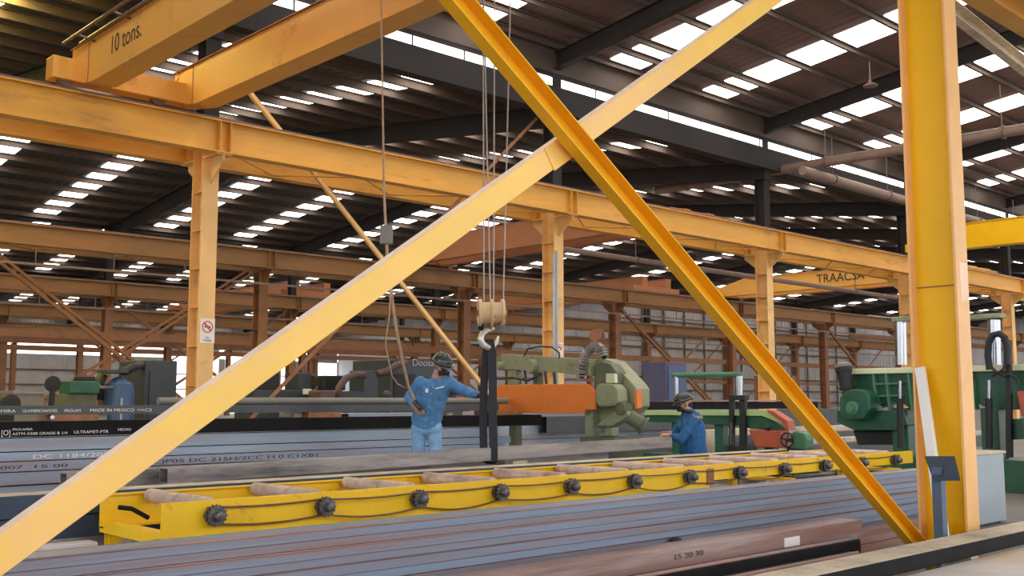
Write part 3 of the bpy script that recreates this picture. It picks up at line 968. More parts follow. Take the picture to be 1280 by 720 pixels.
for k, x in enumerate(SPX):
    ro = MB().lathe((x, 6.53, .505), (0, 1, 0), [(0, .02), (.02, .02), (.021, .052), (.92, .052), (.921, .02), (.94, .02)], 18).build('roller', M['roller'], cv, smooth='auto')
    s = MB().lathe((x, 6.50, .44), (0, -1, 0), [(0, .065), (.02, .065)], 6)
    s.build('bearing_flange', M['sprocket'], cv, smooth='auto')
    s = MB()
    for off in (.03, .07):
        n = 14; prof = []
        pts = []
        for i in range(n * 2):
            a = math.pi * i / n
            rr = .074 if i % 2 == 0 else .060
            pts.append((x + rr * math.cos(a), 6.5 - off, .44 + rr * math.sin(a)))
        s.prism(pts, (0, -.014, 0))
    s.lathe((x, 6.5, .44), (0, -1, 0), [(0, .03), (.10, .034), (.13, .030), (.135, .012)], 12)
    s.build('sprocket', M['sprocket'], cv)
    if k + 1 < len(SPX):
        xa, xb = x, SPX[k + 1]
        off = .037 if k % 2 == 0 else .077
        for j, (zo, sag) in enumerate(((.055, .014), (-.055, .026 + .012 * ((k * 7) % 3)))):
            pts = []
            for i in range(13):
                t_ = i / 12
                pts.append((xa + (xb - xa) * t_, 6.5 - off, .44 + zo - sag * 4 * t_ * (1 - t_)))
            MB().tube(pts, .0075, 6).build('drive_chain', M['chain'], cv, smooth=True)
MB().tube([P(148, 634, Y=6.9), P(165, 636, Y=6.85), P(185, 647, Y=6.7)], .016, 8).build('hook_bar', M['blackpipe'], cv, smooth=True)

# ================================================================ LOW STACK BEYOND THE CONVEYOR
g_ = 'dark tubes stacked low beyond the conveyor'
member('rectangular_tube', -1.5, 12.3, 7.78, .375, .24, .155, M['navy'], 'dark blue-black tube on top of the low stack beyond the conveyor, pale dusty top')
MB().box((-1.5, 7.785, .53), (12.3, 8.015, .534)).build('dusty_top', M['cream'], bpy.data.objects['rectangular_tube'])
member('rectangular_tube', -1.2, 12.0, 7.80, .205, .24, .16, M['navy'], 'dark blue-black tube lying lowest in the low stack beyond the conveyor')
member('flat_bar', 1.0, 9.9, 8.06, .44, .22, .05, M['blackpipe'], 'black flat bar lying behind the dusty-topped dark tube', hollow=False)
member('flat_bar', 1.0, 9.8, 8.32, .42, .3, .04, M['darktube'], 'dark grey flat bar under the slung grey tube', hollow=False)
member('square_tube', P(80, 600, Y=8.78).x, 9.8, 8.72, .46, .15, .15, M['greytube'], 'dark square tube lying behind the slung tube, open end at the left', t=.012)
for i, x in enumerate((.6, 3.2, 5.8, 8.4, 11.7)):
    ye_ = 8.9 if i < 4 else 8.12
    tag(MB().box((x, 7.7, 0), (x + .12, ye_, .203)).box((x, 8.05, .203), (x + .12, ye_, .417)).build('timber_bearer', M['cream']), 'timber bearer under the low stack beyond the conveyor', 'timber', 'timber bearers under the low stack')
tag(MB().box((P(62, 668, Y=7.4).x, 7.50, 0), (P(112, 668, Y=7.4).x + .1, 7.66, .20)).build('white_batten', M['white'], bevel=.004), 'short white painted block on the floor left of the conveyor end', 'timber')
pl = P(62, 668, Y=7.4)
tag(MB().tube([(0.5, 7.3, .075), (6.4, 7.3, .075)], .07, 12).build('round_pipe', M['darktube'], smooth='auto'), 'dark round pipe on the floor under the conveyor, left end', 'pipe')

# slung tube, held by the strap
sa, sb = P(203, 594, Y=8.45), P(836, 552, Y=8.45)
sa = Vector((3.92, 8.40, .565)); sb = Vector((10.66, 8.40, .665))
d = (sb - sa).normalized(); wv = Vector((0, 1, 0)); uv = d.cross(wv).normalized()
if uv.z < 0: uv = -uv
b = MB(); W, Hh, T = .16, .13, .009
vs = []
for p_ in (sa, sb):
    vs += [p_ + wv * p + uv * q for p, q in ((0, -Hh / 2), (W, -Hh / 2), (W, Hh / 2), (0, Hh / 2))]
    vs += [p_ + wv * p + uv * q for p, q in ((T, -Hh / 2 + T), (W - T, -Hh / 2 + T), (W - T, Hh / 2 - T), (T, Hh / 2 - T))]
fs = []
for k in range(4):
    k2 = (k + 1) % 4
    fs += [(k, k2, 8 + k2, 8 + k), (4 + k, 12 + k, 12 + k2, 4 + k2), (k, 4 + k, 4 + k2, k2), (8 + k, 8 + k2, 12 + k2, 12 + k)]
sl = tag(b.add(vs, fs).build('slung_tube', M['greytube'], origin=sa), 'long grey rectangular tube slung from the black strap, steadied by both workers', 'steel bar')
q = MB()
for p_ in (sa + d * .1,):
    q.prism([p_ + uv * -.05 + wv * -.001, p_ + uv * .05 + wv * -.001, p_ + uv * .05 + wv * -.001 + d * .05, p_ + uv * -.05 + wv * -.001 + d * .05], (0, -.001, 0))
q.build('paint_mark', mat('faded_mauve_mark', (.28, .17, .19), .6), sl)

# ================================================================ TALL STACK BEHIND THE MAN
YS = 10.5
tl = [
    # name, z0, z1, x0, x1, mat, label, y offset, width
    ('rectangular_tube', .40, .515, -1, 9.9, 'plate', 'blue-grey flat tube low in the tall stack behind the man in denim', 0, .5),
    ('rectangular_tube', .525, .615, -1, 9.7, 'plate', 'purplish-grey flat tube with black stencilling in the tall stack', .01, .5),
    ('rectangular_tube', .625, .705, -1, 9.8, 'plate', 'blue-grey flat tube with white stencilled number in the tall stack', 0, .5),
    ('rectangular_tube', .715, .835, -1, 9.6, 'plate', 'purple-grey flat tube directly under the black lettered tube', .015, .5),
    ('rectangular_tube', .85, .995, -1, 10.4, 'blackpipe', 'thick black tube with white mill stencil, below the tube lettered MADE IN MEXICO', 0, .32),
    ('rectangular_tube', 1.06, 1.145, -1, 9.6, 'darktube', 'dark tube lettered MADE IN MEXICO on top of the tall stack', .02, .12),
]
objs = []
for n_, za, zb, xa, xb, mm, lab, oy, w_ in tl:
    o = member(n_, xa, xb, YS + oy, za, w_, zb - za, M[mm], lab, t=.01)
    objs.append(o)
for i, z in enumerate((.02, .15, .27)):
    member('rectangular_tube', -1, 9.9, YS + .01 * i, z, .5, .115, M['plate'], 'grey flat tube at the bottom of the tall stack, mostly hidden', 'bottom tubes of the tall stack')
for (i, z) in ((4, .995), ):
    for k in range(4):
        x = .8 + 2.9 * k
        tag(MB().box((x, YS + .01, z + .001), (x + .45, YS + .42, z + .063)).build('orange_spacer', M['rust']), 'rust-orange spacer between the two lettered tubes', 'spacer', 'spacers in the tall stack')
tag(MB().ball((P(66, 523, Y=10.49).x, 10.50, 1.03), .022).build('white_plug', M['white'], smooth=True), 'small round white plug between the two lettered dark tubes', 'cap')
for k, (oy, oz, r_, xa) in enumerate(((.20, 1.145, .042, 4.2), (.30, 1.145, .042, 3.9), (.40, 1.145, .042, 4.4))):
    tag(MB().tube([(xa + 1.0, YS + oy, oz + r_), (9.9 + .1 * k, YS + oy, oz + r_)], r_, 12).build('round_pipe', M['greenpipe'], smooth='auto'),
        'dull grey-green pipe in the bundle on top of the tall stack', 'pipe', 'pipes bundled on the tall stack')
for k, x in enumerate((4.2, 6.5, 8.8)):
    tag(MB().box((x, YS + .16, 1.0), (x + .1, YS + .5, 1.14)).build('timber_bearer', M['cream']), 'small bearer under the round pipes on the tall stack', 'timber', 'bearers under the round pipes')
def tx(body, size, m, k, u0, u1, v, y, z):
    a, b = P(u0, v, Y=y), P(u1, v, Y=y)
    text(body, size, M[m], objs[k], (a.x, y, z), FACE_Y, fit=b.x - a.x)


tx('MADE IN MEXICO', 0.045, 'chalk', 5, 112, 167, 519, 10.518, 1.083)
tx('<=C5', 0.045, 'chalk', 5, 171, 189, 519, 10.518, 1.083)
tx('UL/AMERICAN/STEEL', 0.04, 'chalk', 5, 28, 72, 519, 10.518, 1.083)
tx('PROLAM', 0.04, 'chalk', 5, 80, 100, 519, 10.518, 1.083)
tx('MIRA', 0.04, 'chalk', 5, 0, 19, 519, 10.518, 1.083)
tx('[O]', 0.07, 'chalk', 4, 1, 12, 546, 10.498, 0.868)
tx('ASTM A500 GRADE B 1/4', 0.035, 'chalk', 4, 15, 84, 546, 10.498, 0.868)
tx('PROLAMSA', 0.03, 'chalk', 4, 15, 40, 546, 10.498, 0.912)
tx('ULTRAMET-PTR', 0.04, 'chalk', 4, 92, 135, 546, 10.498, 0.872)
tx('HECHO', 0.035, 'chalk', 4, 147, 163, 546, 10.498, 0.89)
tx('DC 1184/202', 0.055, 'chalk', 2, 40, 135, 575, 10.498, 0.64)
tx('007', 0.045, 'ink', 1, 0, 28, 585, 10.508, 0.55)
tx('15', 0.045, 'ink', 1, 39, 55, 585, 10.508, 0.55)
tx('00', 0.045, 'ink', 1, 66, 84, 585, 10.508, 0.55)
tx('CJP05 DC 215H/2CC H 0 C1XB1', 0.055, 'ink', 1, 190, 396, 582, 10.508, 0.545)

# farther stacks right of the tall one
for i, z in enumerate((.0, .25, .5, .75)):
    member('steel_plate_tube', 9.0 + .1 * i, 19.5, 13.6 + .02 * i, z, .6, .24, M['plate'], 'wide purple-grey tube seen below the orange saw guard, %s from the floor' % nth(i))
member('long_black_beam', 13.4, 23, 13.6, 1.0, .35, .16, M['blackpipe'], 'long black beam passing behind the standing green bandsaw')
member('long_black_beam', 13.4, 23, 13.4, .60, .2, .30, M['darktube'], 'long dark beam below the top black one behind the green bandsaw')
tag(MB().box((17.5, 13.5, 1.17), (23, 14.0, 1.20)).build('timber_plank', M['pile_brown']), 'pinkish-brown plank lying on the long black beam', 'timber')
for i, (x, y, z, m_, L) in enumerate(((12.3, 8.4, .30, 'cream', 6), (12.6, 8.75, .24, 'rust', 7), (12.8, 9.08, .3, 'cream', 2.2), (16.0, 9.8, .42, 'darktube', 9), (16.0, 10.4, .48, 'cream', 9), (16, 11.2, .55, 'darktube', 9), (16.0, 12.3, .62, 'cream', 7))):
    member('flat_steel', x, x + L, y, .18, .3, z - .18, M[m_], '%s flat steel lying behind the worker in royal blue, %s one back' % ('dusty beige' if m_ == 'cream' else 'dark', nth(i)), hollow=False)
for i, x in enumerate((13.2, 16.6, 19.8)):
    tag(MB().box((x, 8.3, 0), (x + .15, 13.2, .18)).build('floor_bearer', M['darktube']), 'dark floor bearer under the run-out bed, %s from the conveyor' % nth(i), 'beam')

# ================================================================ OLIVE BANDSAW (stands across the tubes, plane X = 10.3)
def poly(pts, X, name, m, par, dx=.3, bevel=.01, smooth=False):
    return MB().prism([P(u, v, X=X) for u, v in pts], (dx, 0, 0)).build(name, m, par, bevel=bevel, smooth=smooth)


def rod(pts, X, r, name, m, par, seg=12):
    return MB().tube([P(u, v, X=X) for u, v in pts], r, seg).build(name, m, par, smooth='auto')


sx = 10.3
sw = thing('bandsaw', (sx, 9.9, 0), 'olive green bandsaw with an orange blade guard between the two workers', 'saw')
poly([(620, 447), (628, 442), (736, 449), (738, 470), (700, 466), (660, 463), (628, 462), (620, 458)], sx, 'upper_arm', M['olive'], sw, .2)
poly([(617, 489), (624, 481), (734, 480), (743, 488), (743, 512), (731, 512), (730, 517), (617, 516)], sx - .12, 'blade_guard', M['orange'], sw, .05, .006)
poly([(634, 463), (644, 463), (644, 481), (634, 481)], sx, 'front_post', M['olive'], sw, .14)
poly([(666, 465), (672, 465), (672, 481), (666, 481)], sx + .02, 'guide_post', M['olive_d'], sw, .12)
MB().lathe(P(621, 457, X=sx - .1), (1, 0, 0), [(0, .05), (.12, .07), (.3, .07)], 14).build('tension_knob', M['olive'], sw, smooth='auto')
MB().lathe(P(661, 458, X=sx - .1), (1, 0, 0), [(0, .09), (.02, .10), (.12, .10)], 18).build('pivot_cap', M['olive'], sw, smooth='auto')
poly([(743, 449), (754, 448), (765, 452), (791, 480), (795, 486), (795, 508), (787, 517), (776, 522), (750, 536), (742, 536), (742, 512)], sx + .15, 'saw_head', M['olive'], sw, .28)
poly([(793, 488), (796.5, 488), (796.5, 510), (793, 512)], sx + .13, 'orange_edge_guard', M['orange'], sw, .10, .004)
poly([(744, 456), (752, 452), (763, 455), (771, 466), (771, 480), (744, 480)], sx + .02, 'motor_housing', M['olive_d'], sw, .2)
poly([(757, 467), (768, 467), (769, 479), (757, 479)], sx - .04, 'junction_box', M['cream_g'], sw, .06)
poly([(744, 484), (749, 479), (766, 480), (772, 487), (773, 502), (767, 508), (749, 508), (744, 503)], sx - .10, 'gearbox_cover', M['olive'], sw, .2, .02)
MB().lathe(P(778, 511, X=sx), (1, 0, 0), [(-.06, .05), (-.05, .085), (.12, .085)], 18).build('blade_motor', M['olive_d'], sw, smooth='auto')
poly([(744, 532), (772, 512), (784, 514), (786, 520), (764, 533)], sx - .02, 'lift_arm', M['olive'], sw, .16)
poly([(731, 512), (741, 512), (741, 546), (731, 546)], sx, 'column_leg', M['olive'], sw, .16)
poly([(756, 534), (765, 534), (765, 545), (756, 545)], sx + .05, 'rear_leg', M['olive'], sw, .14)
# stout base down to the floor
pA, pB = P(728, 545, X=sx), P(770, 545, X=sx)
MB().box((sx - .05, pB.y, .02), (sx + .55, pA.y, pA.z)).build('base_cabinet', M['olive_d'], sw, bevel=.01)
pA, pB = P(636, 480, X=sx), P(644, 480, X=sx)
MB().box((sx, pB.y, .02), (sx + .14, pA.y, pA.z)).build('rear_post', M['olive_d'], sw, bevel=.01)
pA, pB = P(614, 549, X=sx + .1), P(745, 549, X=sx + .1)
MB().box((sx + .12, pB.y, .32), (sx + .5, pA.y, .50)).build('bed', M['olive_d'], sw, bevel=.01)
for uu in (655, 690):
    q = P(uu, 549, X=sx + .2)
    MB().box((sx + .2, q.y - .06, .0), (sx + .34, q.y + .06, .32)).build('bed_foot', M['olive_d'], sw)
MB().lathe(P(798, 528, X=sx - .25), Vector((.25, -.3, -.25)), [(-.14, .05), (-.13, .09), (.05, .09), (.06, .12), (.09, .12)], 20).build('coolant_motor', M['olive_d'], sw, smooth='auto')
# cable chain arcing up and over on the head, cut into links
arc = [(727, 474), (727, 462), (731, 450), (736, 440), (742, 433), (748, 433), (753, 438), (756, 448)]
pts = [P(u, v, X=sx - .05) for u, v in arc]
MB().tube(pts, .035, 8).build('cable_chain', M['black'], sw, smooth=True)
m = MB()
for i in range(len(pts) - 1):
    for t_ in (0, .33, .66):
        c0 = pts[i].lerp(pts[i + 1], t_); dd = (pts[i + 1] - pts[i]).normalized()
        n_ = dd.cross(Vector((1, 0, 0))).normalized()
        m.sweep([(-.06, -.055), (.02, -.055), (.02, .055), (-.06, .055)], c0 - dd * .012, c0 + dd * .012, (1, 0, 0), n_)
m.build('chain_link_plates', M['greytube'], sw)
MB().lathe(P(749, 420, X=sx + .1), (-1, -.4, 0), [(0, .055), (.01, .095), (.05, .095), (.055, .06), (.13, .06), (.135, .085), (.16, .085), (.165, .03)], 20).build('hose_reel', M['rust'], sw, smooth='auto')
rod([(749, 426), (750, 448)], sx + .1, .03, 'reel_post', M['olive_d'], sw)
rod([(655, 445), (660, 436), (675, 433), (690, 434), (699, 441), (699, 448)], sx, .012, 'hydraulic_hose', M['rubber'], sw)
rod([(616, 470), (624, 474), (640, 472), (660, 476), (676, 468)], sx - .06, .014, 'hydraulic_hose', M['rubber'], sw)
for u0 in (648, 656, 681, 692):
    rod([(u0, 462), (u0 + 2, 480)], sx + .1, .02, 'guide_rod', M['darktube'], sw)
poly([(665, 500), (722, 500), (722, 503), (665, 503)], sx + .1, 'blade_band', M['greytube'], sw, .01, 0)

# ================================================================ GREEN BANDSAW (behind the bent worker)
gx = 15.3
g2 = thing('bandsaw', (gx, 10.5, 0), 'smaller green bandsaw with a salmon-red box behind the bent worker', 'saw')
poly([(806, 513), (955, 512), (966, 516), (983, 528), (984, 533), (952, 520), (806, 519)], gx, 'top_cover', M['green_l'], g2, .2)
poly([(806, 519), (952, 520), (978, 534), (978, 538), (938, 536), (925, 532), (806, 527)], gx + .04, 'arm_side', M['green'], g2, .3)
poly([(957, 512), (966, 514), (984, 526), (986, 538), (981, 536), (976, 527), (962, 517)], gx - .03, 'red_end_guard', M['salmon'], g2, .22)
poly([(935, 537), (975, 538), (979, 560), (944, 559)], gx - .1, 'red_drive_box', M['salmon'], g2, .3, .02)
poly([(988, 542), (994, 538), (1004, 541), (1008, 548), (1007, 562), (988, 562)], gx - .05, 'wheel_housing', M['green_m'], g2, .25, .03)
wc = P(984, 550, X=gx - .16)
m = MB()
m.tube([wc + Vector((0, math.cos(a) * .115, math.sin(a) * .115)) for a in [i * math.pi / 10 for i in range(21)]], .014, 8)
for a in (0.3, 1.87, 3.44, 5.0):
    m.tube([wc, wc + Vector((0, math.cos(a) * .115, math.sin(a) * .115))], .012, 6)
m.lathe(wc, (1, 0, 0), [(-.02, .03), (.16, .03)], 10)
m.build('hand_wheel', M['black'], g2, smooth=True)
for (u0, u1) in ((911, 916), (924, 931)):
    poly([(u0, 496), (u1, 496), (u1, 558), (u0, 558)], gx - .05, 'column_rail', M['black'], g2, .08, .004)
poly([(911, 494), (931, 494), (931, 500), (911, 500)], gx - .07, 'column_head', M['black'], g2, .14)
rod([(923, 494), (923, 470)], gx, .075, 'chrome_column', M['chrome'], g2, 20)
rod([(845, 506), (845, 470)], gx, .042, 'chrome_rod', M['chrome'], g2, 16)
rod([(841, 469), (927, 468)], gx, .045, 'cross_tube', M['green_m'], g2, 12)
rod([(914, 528), (914, 556)], gx - .1, .02, 'thin_chrome_rod', M['chrome'], g2, 8)
for uu in (900, 962):
    q = P(uu, 525, X=gx + .15)
    MB().box((gx + .1, q.y - .09, 0), (gx + .28, q.y + .09, q.z)).build('leg', M['green'], g2, bevel=.01)
for uu in (845,):
    q = P(uu, 525, X=gx + .15)
    MB().box((gx + .1, q.y - .07, 0), (gx + .24, q.y + .07, q.z)).build('leg', M['green'], g2, bevel=.01)
pA, pB = P(806, 560, X=gx), P(1008, 560, X=gx)
MB().box((gx - .05, pB.y, .0), (gx + .4, pA.y, .22)).build('base', M['green'], g2, bevel=.01)
MB().ball(P(960, 535, X=gx - .1), .05).build('warning_lamp', M['black'], g2, smooth=True)
for uu in (916, 927):
    pass
q0, q1 = P(911, 558, X=gx), P(931, 558, X=gx)
MB().box((gx - .05, q1.y, .0), (gx + .06, q0.y, q0.z)).build('column_foot', M['black'], g2)

# ================================================================ LARGE GREEN SAW (at the end of the conveyor, plane X = 14)
hx = 14.2
g3 = thing('bandsaw', (hx, 6.5, 0), 'largest green bandsaw with twin chromed columns, passing behind the big yellow column', 'saw')
poly([(1060, 461), (1148, 459), (1290, 455), (1290, 463), (1060, 468)], hx + .02, 'cream_top_cover', M['cream_g'], g3, .3)
poly([(1052, 474), (1062, 467), (1290, 463), (1290, 512), (1236, 512), (1215, 500), (1140, 512), (1122, 500), (1085, 512), (1052, 508)], hx + .12, 'arm_body', M['green'], g3, .35)
poly([(1046, 513), (1128, 513), (1134, 531), (1122, 538), (1068, 538), (1046, 528)], hx + .02, 'lower_guard', M['green'], g3, .5)
for u0, u1 in ((1092, 1096), (1108, 1111), (1136, 1139), (1215, 1218)):
    poly([(u0 - 3, 466), (u0, 466), (u1 + 2, 512), (u1 - 1, 512)], hx + .03, 'rib', M['green_m'], g3, .12, .004)
for v0 in (479, 494):
    poly([(1090, v0), (1128, v0 - 1), (1128, v0 + 1.5), (1090, v0 + 2.5)], hx + .05, 'rib', M['green_m'], g3, .1, .003)
# gear motor
a = P(1059, 487, X=hx - .15); b = P(1054, 458, X=hx - .15)
dd = (b - a).normalized(); L = (b - a).length
MB().lathe(a, dd, [(0, .11), (.04, .115), (.05, .10), (L * .75, .105), (L * .76, .12), (L, .125), (L + .03, .09)], 20).build('gear_motor', M['black'], g3, smooth='auto')
MB().lathe(b, dd, [(-.01, .127), (.035, .12), (.06, .05)], 20).build('fan_cowl', M['greenpipe'], g3, smooth='auto')
poly([(1049, 496), (1062, 486), (1080, 487), (1087, 494), (1088, 512), (1078, 524), (1056, 525), (1049, 517)], hx - .25, 'gearbox', M['green'], g3, .25, .03)
MB().lathe(P(1066, 510, X=hx - .25), (-1, 0, 0), [(0, .10), (.03, .10), (.035, .06), (.08, .06)], 20).build('shaft_cap', M['green_m'], g3, smooth='auto')
for (uc, wid) in ((1126, .085), (1243, .085)):
    rod([(uc, 456), (uc + (-1), 400)], hx + .12, wid, 'chrome_column', M['chrome'], g3, 24)
poly([(1114, 396), (1145, 395), (1145, 401), (1114, 402)], hx + .0, 'column_cap', M['olive'], g3, .2)
poly([(1205, 394), (1250, 391), (1250, 397), (1205, 400)], hx + .0, 'column_cap', M['olive'], g3, .2)
for uu, v0 in ((1125, 476), (1236, 475)):
    rod([(uu, 498), (uu, v0)], hx - .12, .028, 'cylinder_rod', M['chrome'], g3, 12)
    rod([(uu, 498), (uu + 1, 560)], hx - .12, .045, 'hydraulic_cylinder', M['black'], g3, 12)
for uc, u1 in ((1131, 1134),):
    pass
poly([(1256, 425), (1262, 425), (1264, 572), (1257, 572)], hx - .15, 'black_mast', M['black'], g3, .08, .004)
arc = [(1237, 462), (1235, 445), (1236, 428), (1241, 419), (1249, 417), (1256, 422), (1259, 435), (1259, 455)]
rod(arc, hx - .2, .045, 'cable_chain', M['black'], g3, 10)
arc = [(1237, 452), (1240, 460), (1247, 466), (1254, 462), (1258, 450)]
rod(arc, hx - .22, .02, 'hydraulic_hose', M['rubber'], g3, 8)
rod([(1240, 470), (1246, 466), (1254, 470), (1262, 468), (1270, 472), (1274, 480)], hx - .18, .018, 'hydraulic_hose', M['rubber'], g3, 8)
poly([(1270, 489), (1292, 488), (1292, 521), (1276, 520)], hx - .1, 'red_drive_box', M['salmon'], g3, .3, .02)
poly([(1262, 524), (1292, 522), (1292, 548), (1262, 550)], hx - .05, 'dark_underframe', M['green'], g3, .3, .01)
MB().box((hx - .45, 3.9, .55), (hx + .5, 5.25, 1.02)).build('pedestal_tray', M['green_m'], g3, bevel=.01)
ped = MB().box((hx - .35, 4.1, .04), (hx + .4, 5.15, .55))
ped.build('pedestal', M['green_m'], g3, bevel=.01)
MB().box((hx - .1, 5.25, .0), (hx + .5, 8.1, .42)).build('base_frame', M['green'], g3, bevel=.01)
for uu in (1128, 1240):
    q = P(uu, 510, X=hx + .2)
    MB().box((hx + .1, q.y - .12, .42), (hx + .4, q.y + .12, q.z)).build('column_foot', M['green'], g3, bevel=.01)
poly([(1066, 538), (1118, 538), (1116, 556), (1072, 556)], hx + .2, 'vice_block', M['black'], g3, .2, .01)

# ================================================================ AROUND THE BIG COLUMN
cb = thing('grey_cabinet', (10.2, 4.6, 0), 'grey sheet-metal cabinet on the floor right of the big yellow column', 'cabinet')
pA = P(1215, 650, Y=4.3); pB = P(1258, 640, Y=4.3)
MB().box((9.95, 4.3, .02), (pB.x, 4.7, .675)).build('body', M['steelgrey'], cb, bevel=.006)
MB().box((9.93, 4.28, .675), (pB.x + .02, 4.72, .70)).build('top', M['cream'], cb, bevel=.004)
MB().box((10.0, 4.34, 0), (pB.x - .05, 4.66, .02)).build('plinth', M['black'], cb)

lp0, lp1 = P(1150, 459, X=7.62), P(1182, 690, X=7.40)
d = (lp1 - lp0).normalized()
k_ = (0.0 - lp0.z) / d.z
lp1 = lp0 + d * (k_ * .995)
tag(MB().sweep([(-.02, -.038), (.02, -.038), (.02, .038), (-.02, .038)], lp0, lp1, (1, 0, 0), d.cross(Vector((1, 0, 0))).normalized()).build('white_board', M['white'], bevel=.006),
    'long white board leaning upright against the web of the big yellow column', 'board')
st = thing('plate_stand', (7.15, 3.35, 0), 'dark navy tilted plate on a square post standing before the big yellow column', 'stand')
X_ = 7.1
c4 = [P(1156, 572, X=X_), P(1193, 572, X=X_), P(1200, 601, X=X_ - .12), P(1167, 601, X=X_ - .12)]
MB().prism(c4, (.006, 0, .01)).build('tilted_plate', M['navy'], st)
q0 = P(1171, 583, X=X_); q1 = P(1183, 583, X=X_)
MB().box((X_ - .09, q1.y, .008), (X_ - .02, q0.y, q0.z)).build('post', mat('slate_blue_paint', (.07, .11, .17), .5), st, bevel=.003)
MB().box((X_ - .2, q1.y - .1, 0), (X_ + .1, q0.y + .1, .008)).build('foot_plate', M['navy'], st)

# ================================================================ HOIST BLOCK, HOOK, STRAP, PENDANT
hb = thing('hoist_block', P(612, 430, Y=8.45), 'cream pulley block with steel hook hanging on four wire ropes', 'hoist')
c0 = P(601, 391, Y=8.45); ax = (P(628, 388, Y=8.4) - c0).normalized()
ax = Vector((.80, -.55, 0.02)).normalized()
MB().lathe(c0 - ax * .03, ax, [(0, .03), (.001, .145), (.035, .150), (.04, .115), (.13, .115), (.135, .150), (.16, .150), (.165, .115), (.25, .115), (.255, .150), (.285, .145), (.29, .03)], 28).build('pulley_block', M['block'], hb, smooth='auto')
MB().lathe(c0 - ax * .045, ax, [(0, .025), (.001, .04), (.33, .04), (.335, .02)], 14).build('axle', M['rust'], hb, smooth='auto')
m = MB()
for o_ in (.14, .25):
    m.tube([c0 + ax * o_ + Vector((0, 0, -.05)) + ax.cross(Vector((0, 0, 1))) * s for s in (-.15, .15)], .012, 8)
m.build('side_strap', M['rust'], hb)
for uu, off in ((604.5, -.0), (612, .09), (616, .14), (636, .27)):
    pass
rp = [(605, 385), (613, 380), (617, 382), (629, 382)]
for (uu, vv), ut in zip(rp, (604, 605.5, 618, 637)):
    a = P(uu, vv, Y=8.42); b = P(ut, 40, Y=8.42)
    d = (b - a); b = a + d * ((6.1 - a.z) / d.z)
    MB().tube([a, b], .009, 6).build('wire_rope', M['rope'], hb)
hc = P(612, 415, Y=8.45)
MB().tube([P(612, 401, Y=8.45), P(612, 412, Y=8.45)], .03, 12).build('hook_shank', M['rust'], hb)
hp = [(617, 411), (609, 413), (603, 417), (600.5, 423), (603, 430), (609, 434), (616, 433), (621, 427), (623, 420)]
MB().tube([P(u, v, Y=8.45) for u, v in hp], [.02, .026, .032, .036, .038, .036, .032, .024, .010], 12).build('hook', M['hook'], hb, smooth=True)

sp = thing('lifting_strap', P(612, 580, Y=8.45), 'black webbing strap looped from the hook around the slung tube', 'strap')
def band(pts, w, name):
    pts = [Vector(p) for p in pts]
    s = Vector((rx, ry, 0)) * (w / 2)
    n = Vector((fx, fy, 0)) * .006
    m = MB(); vs = []
    for p in pts:
        vs += [p - s - n, p + s - n, p + s + n, p - s + n]
    fs = []
    for i in range(len(pts) - 1):
        for k in range(4):
            fs.append((i * 4 + k, i * 4 + (k + 1) % 4, i * 4 + 4 + (k + 1) % 4, i * 4 + 4 + k))
    fs += [(0, 1, 2, 3), tuple(len(vs) - 4 + k for k in (3, 2, 1, 0))]
    return m.add(vs, fs).build(name, M['strap'], sp)
yt = 8.385
band([P(612, 424, Y=8.42), P(615, 440, Y=8.42), P(616, 480, Y=8.41), P(616, 530, Y=8.39), P(617, 556, Y=yt), P(617, 577, Y=yt)], .09, 'front_leg')
band([P(610, 424, Y=8.48), P(608, 440, Y=8.50), P(605, 480, Y=8.55), P(604, 530, Y=8.58), P(604.5, 560, Y=8.575)], .085, 'rear_leg')
band([P(617, 577, Y=yt), P(613, 580, Y=8.45), P(609, 577, Y=8.55), P(604.5, 566, Y=8.575)], .09, 'bottom_loop')

# ================================================================ GARBAGE: small wooden chock under the tube
tag(MB().box((P(630, 575, Y=8.6).x, 8.45, .462), (P(648, 575, Y=8.6).x, 8.58, .53)).build('timber_chock', M['cream'], bevel=.004), 'small timber chock beside the strap under the slung tube', 'timber')

# ================================================================ BACKGROUND MACHINES ON THE LEFT (behind the first column row)
def bgbox(name, u0, v0, u1, Y, depth, m, label, cat, z0=0.0):
    a, b = P(u0, v0, Y=Y), P(u1, v0, Y=Y)
    t = thing(name, ((a.x + b.x) / 2, Y, z0), label, cat)
    MB().box((a.x, Y, z0), (b.x, Y + depth, a.z)).build('body', m, t, bevel=.02)
    return t, a, b


t, a, b = bgbox('machine_cabinet', 181, 450, 222, 22.5, 1.4, M['darkbox'], 'big charcoal machine cabinet just left of the no-smoking column', 'cabinet')
MB().box((a.x + .12, 22.47, .3), (a.x + .5, 22.5, a.z - .25)).build('door', M['darkbox'], t)
MB().box((a.x + .05, 22.46, .05), (b.x - .05, 22.5, .2)).build('kick_plate', M['black'], t)
tk = thing('dust_collector_tank', (P(148, 505, Y=22).x, 22, 0), 'blue vertical tank with a pale stripe beside the charcoal cabinet', 'tank')
c_ = P(148, 505, Y=22); top = P(148, 468, Y=22).z
MB().lathe((c_.x, 22, .1), (0, 0, 1), [(0, .2), (.1, .33), (top - .5, .33), (top - .3, .28), (top - .2, .15), (top - .15, .05)], 24).build('shell', M['tank'], tk, smooth='auto')
MB().box((c_.x - .1, 21.64, .4), (c_.x - .06, 21.67, top - .5)).build('pale_stripe', M['steelgrey'], tk)
a_, b_ = P(128, 462, Y=22), P(156, 467, Y=22)
MB().box((a_.x, 21.8, b_.z), (b_.x, 22.3, a_.z)).build('hood', M['darkbox'], tk, bevel=.01)
MB().tube([P(150, 463, Y=22), P(158, 464, Y=22), P(166, 459, Y=22), P(178, 456, Y=22.6)], .09, 10).build('duct', M['black'], tk, smooth=True)
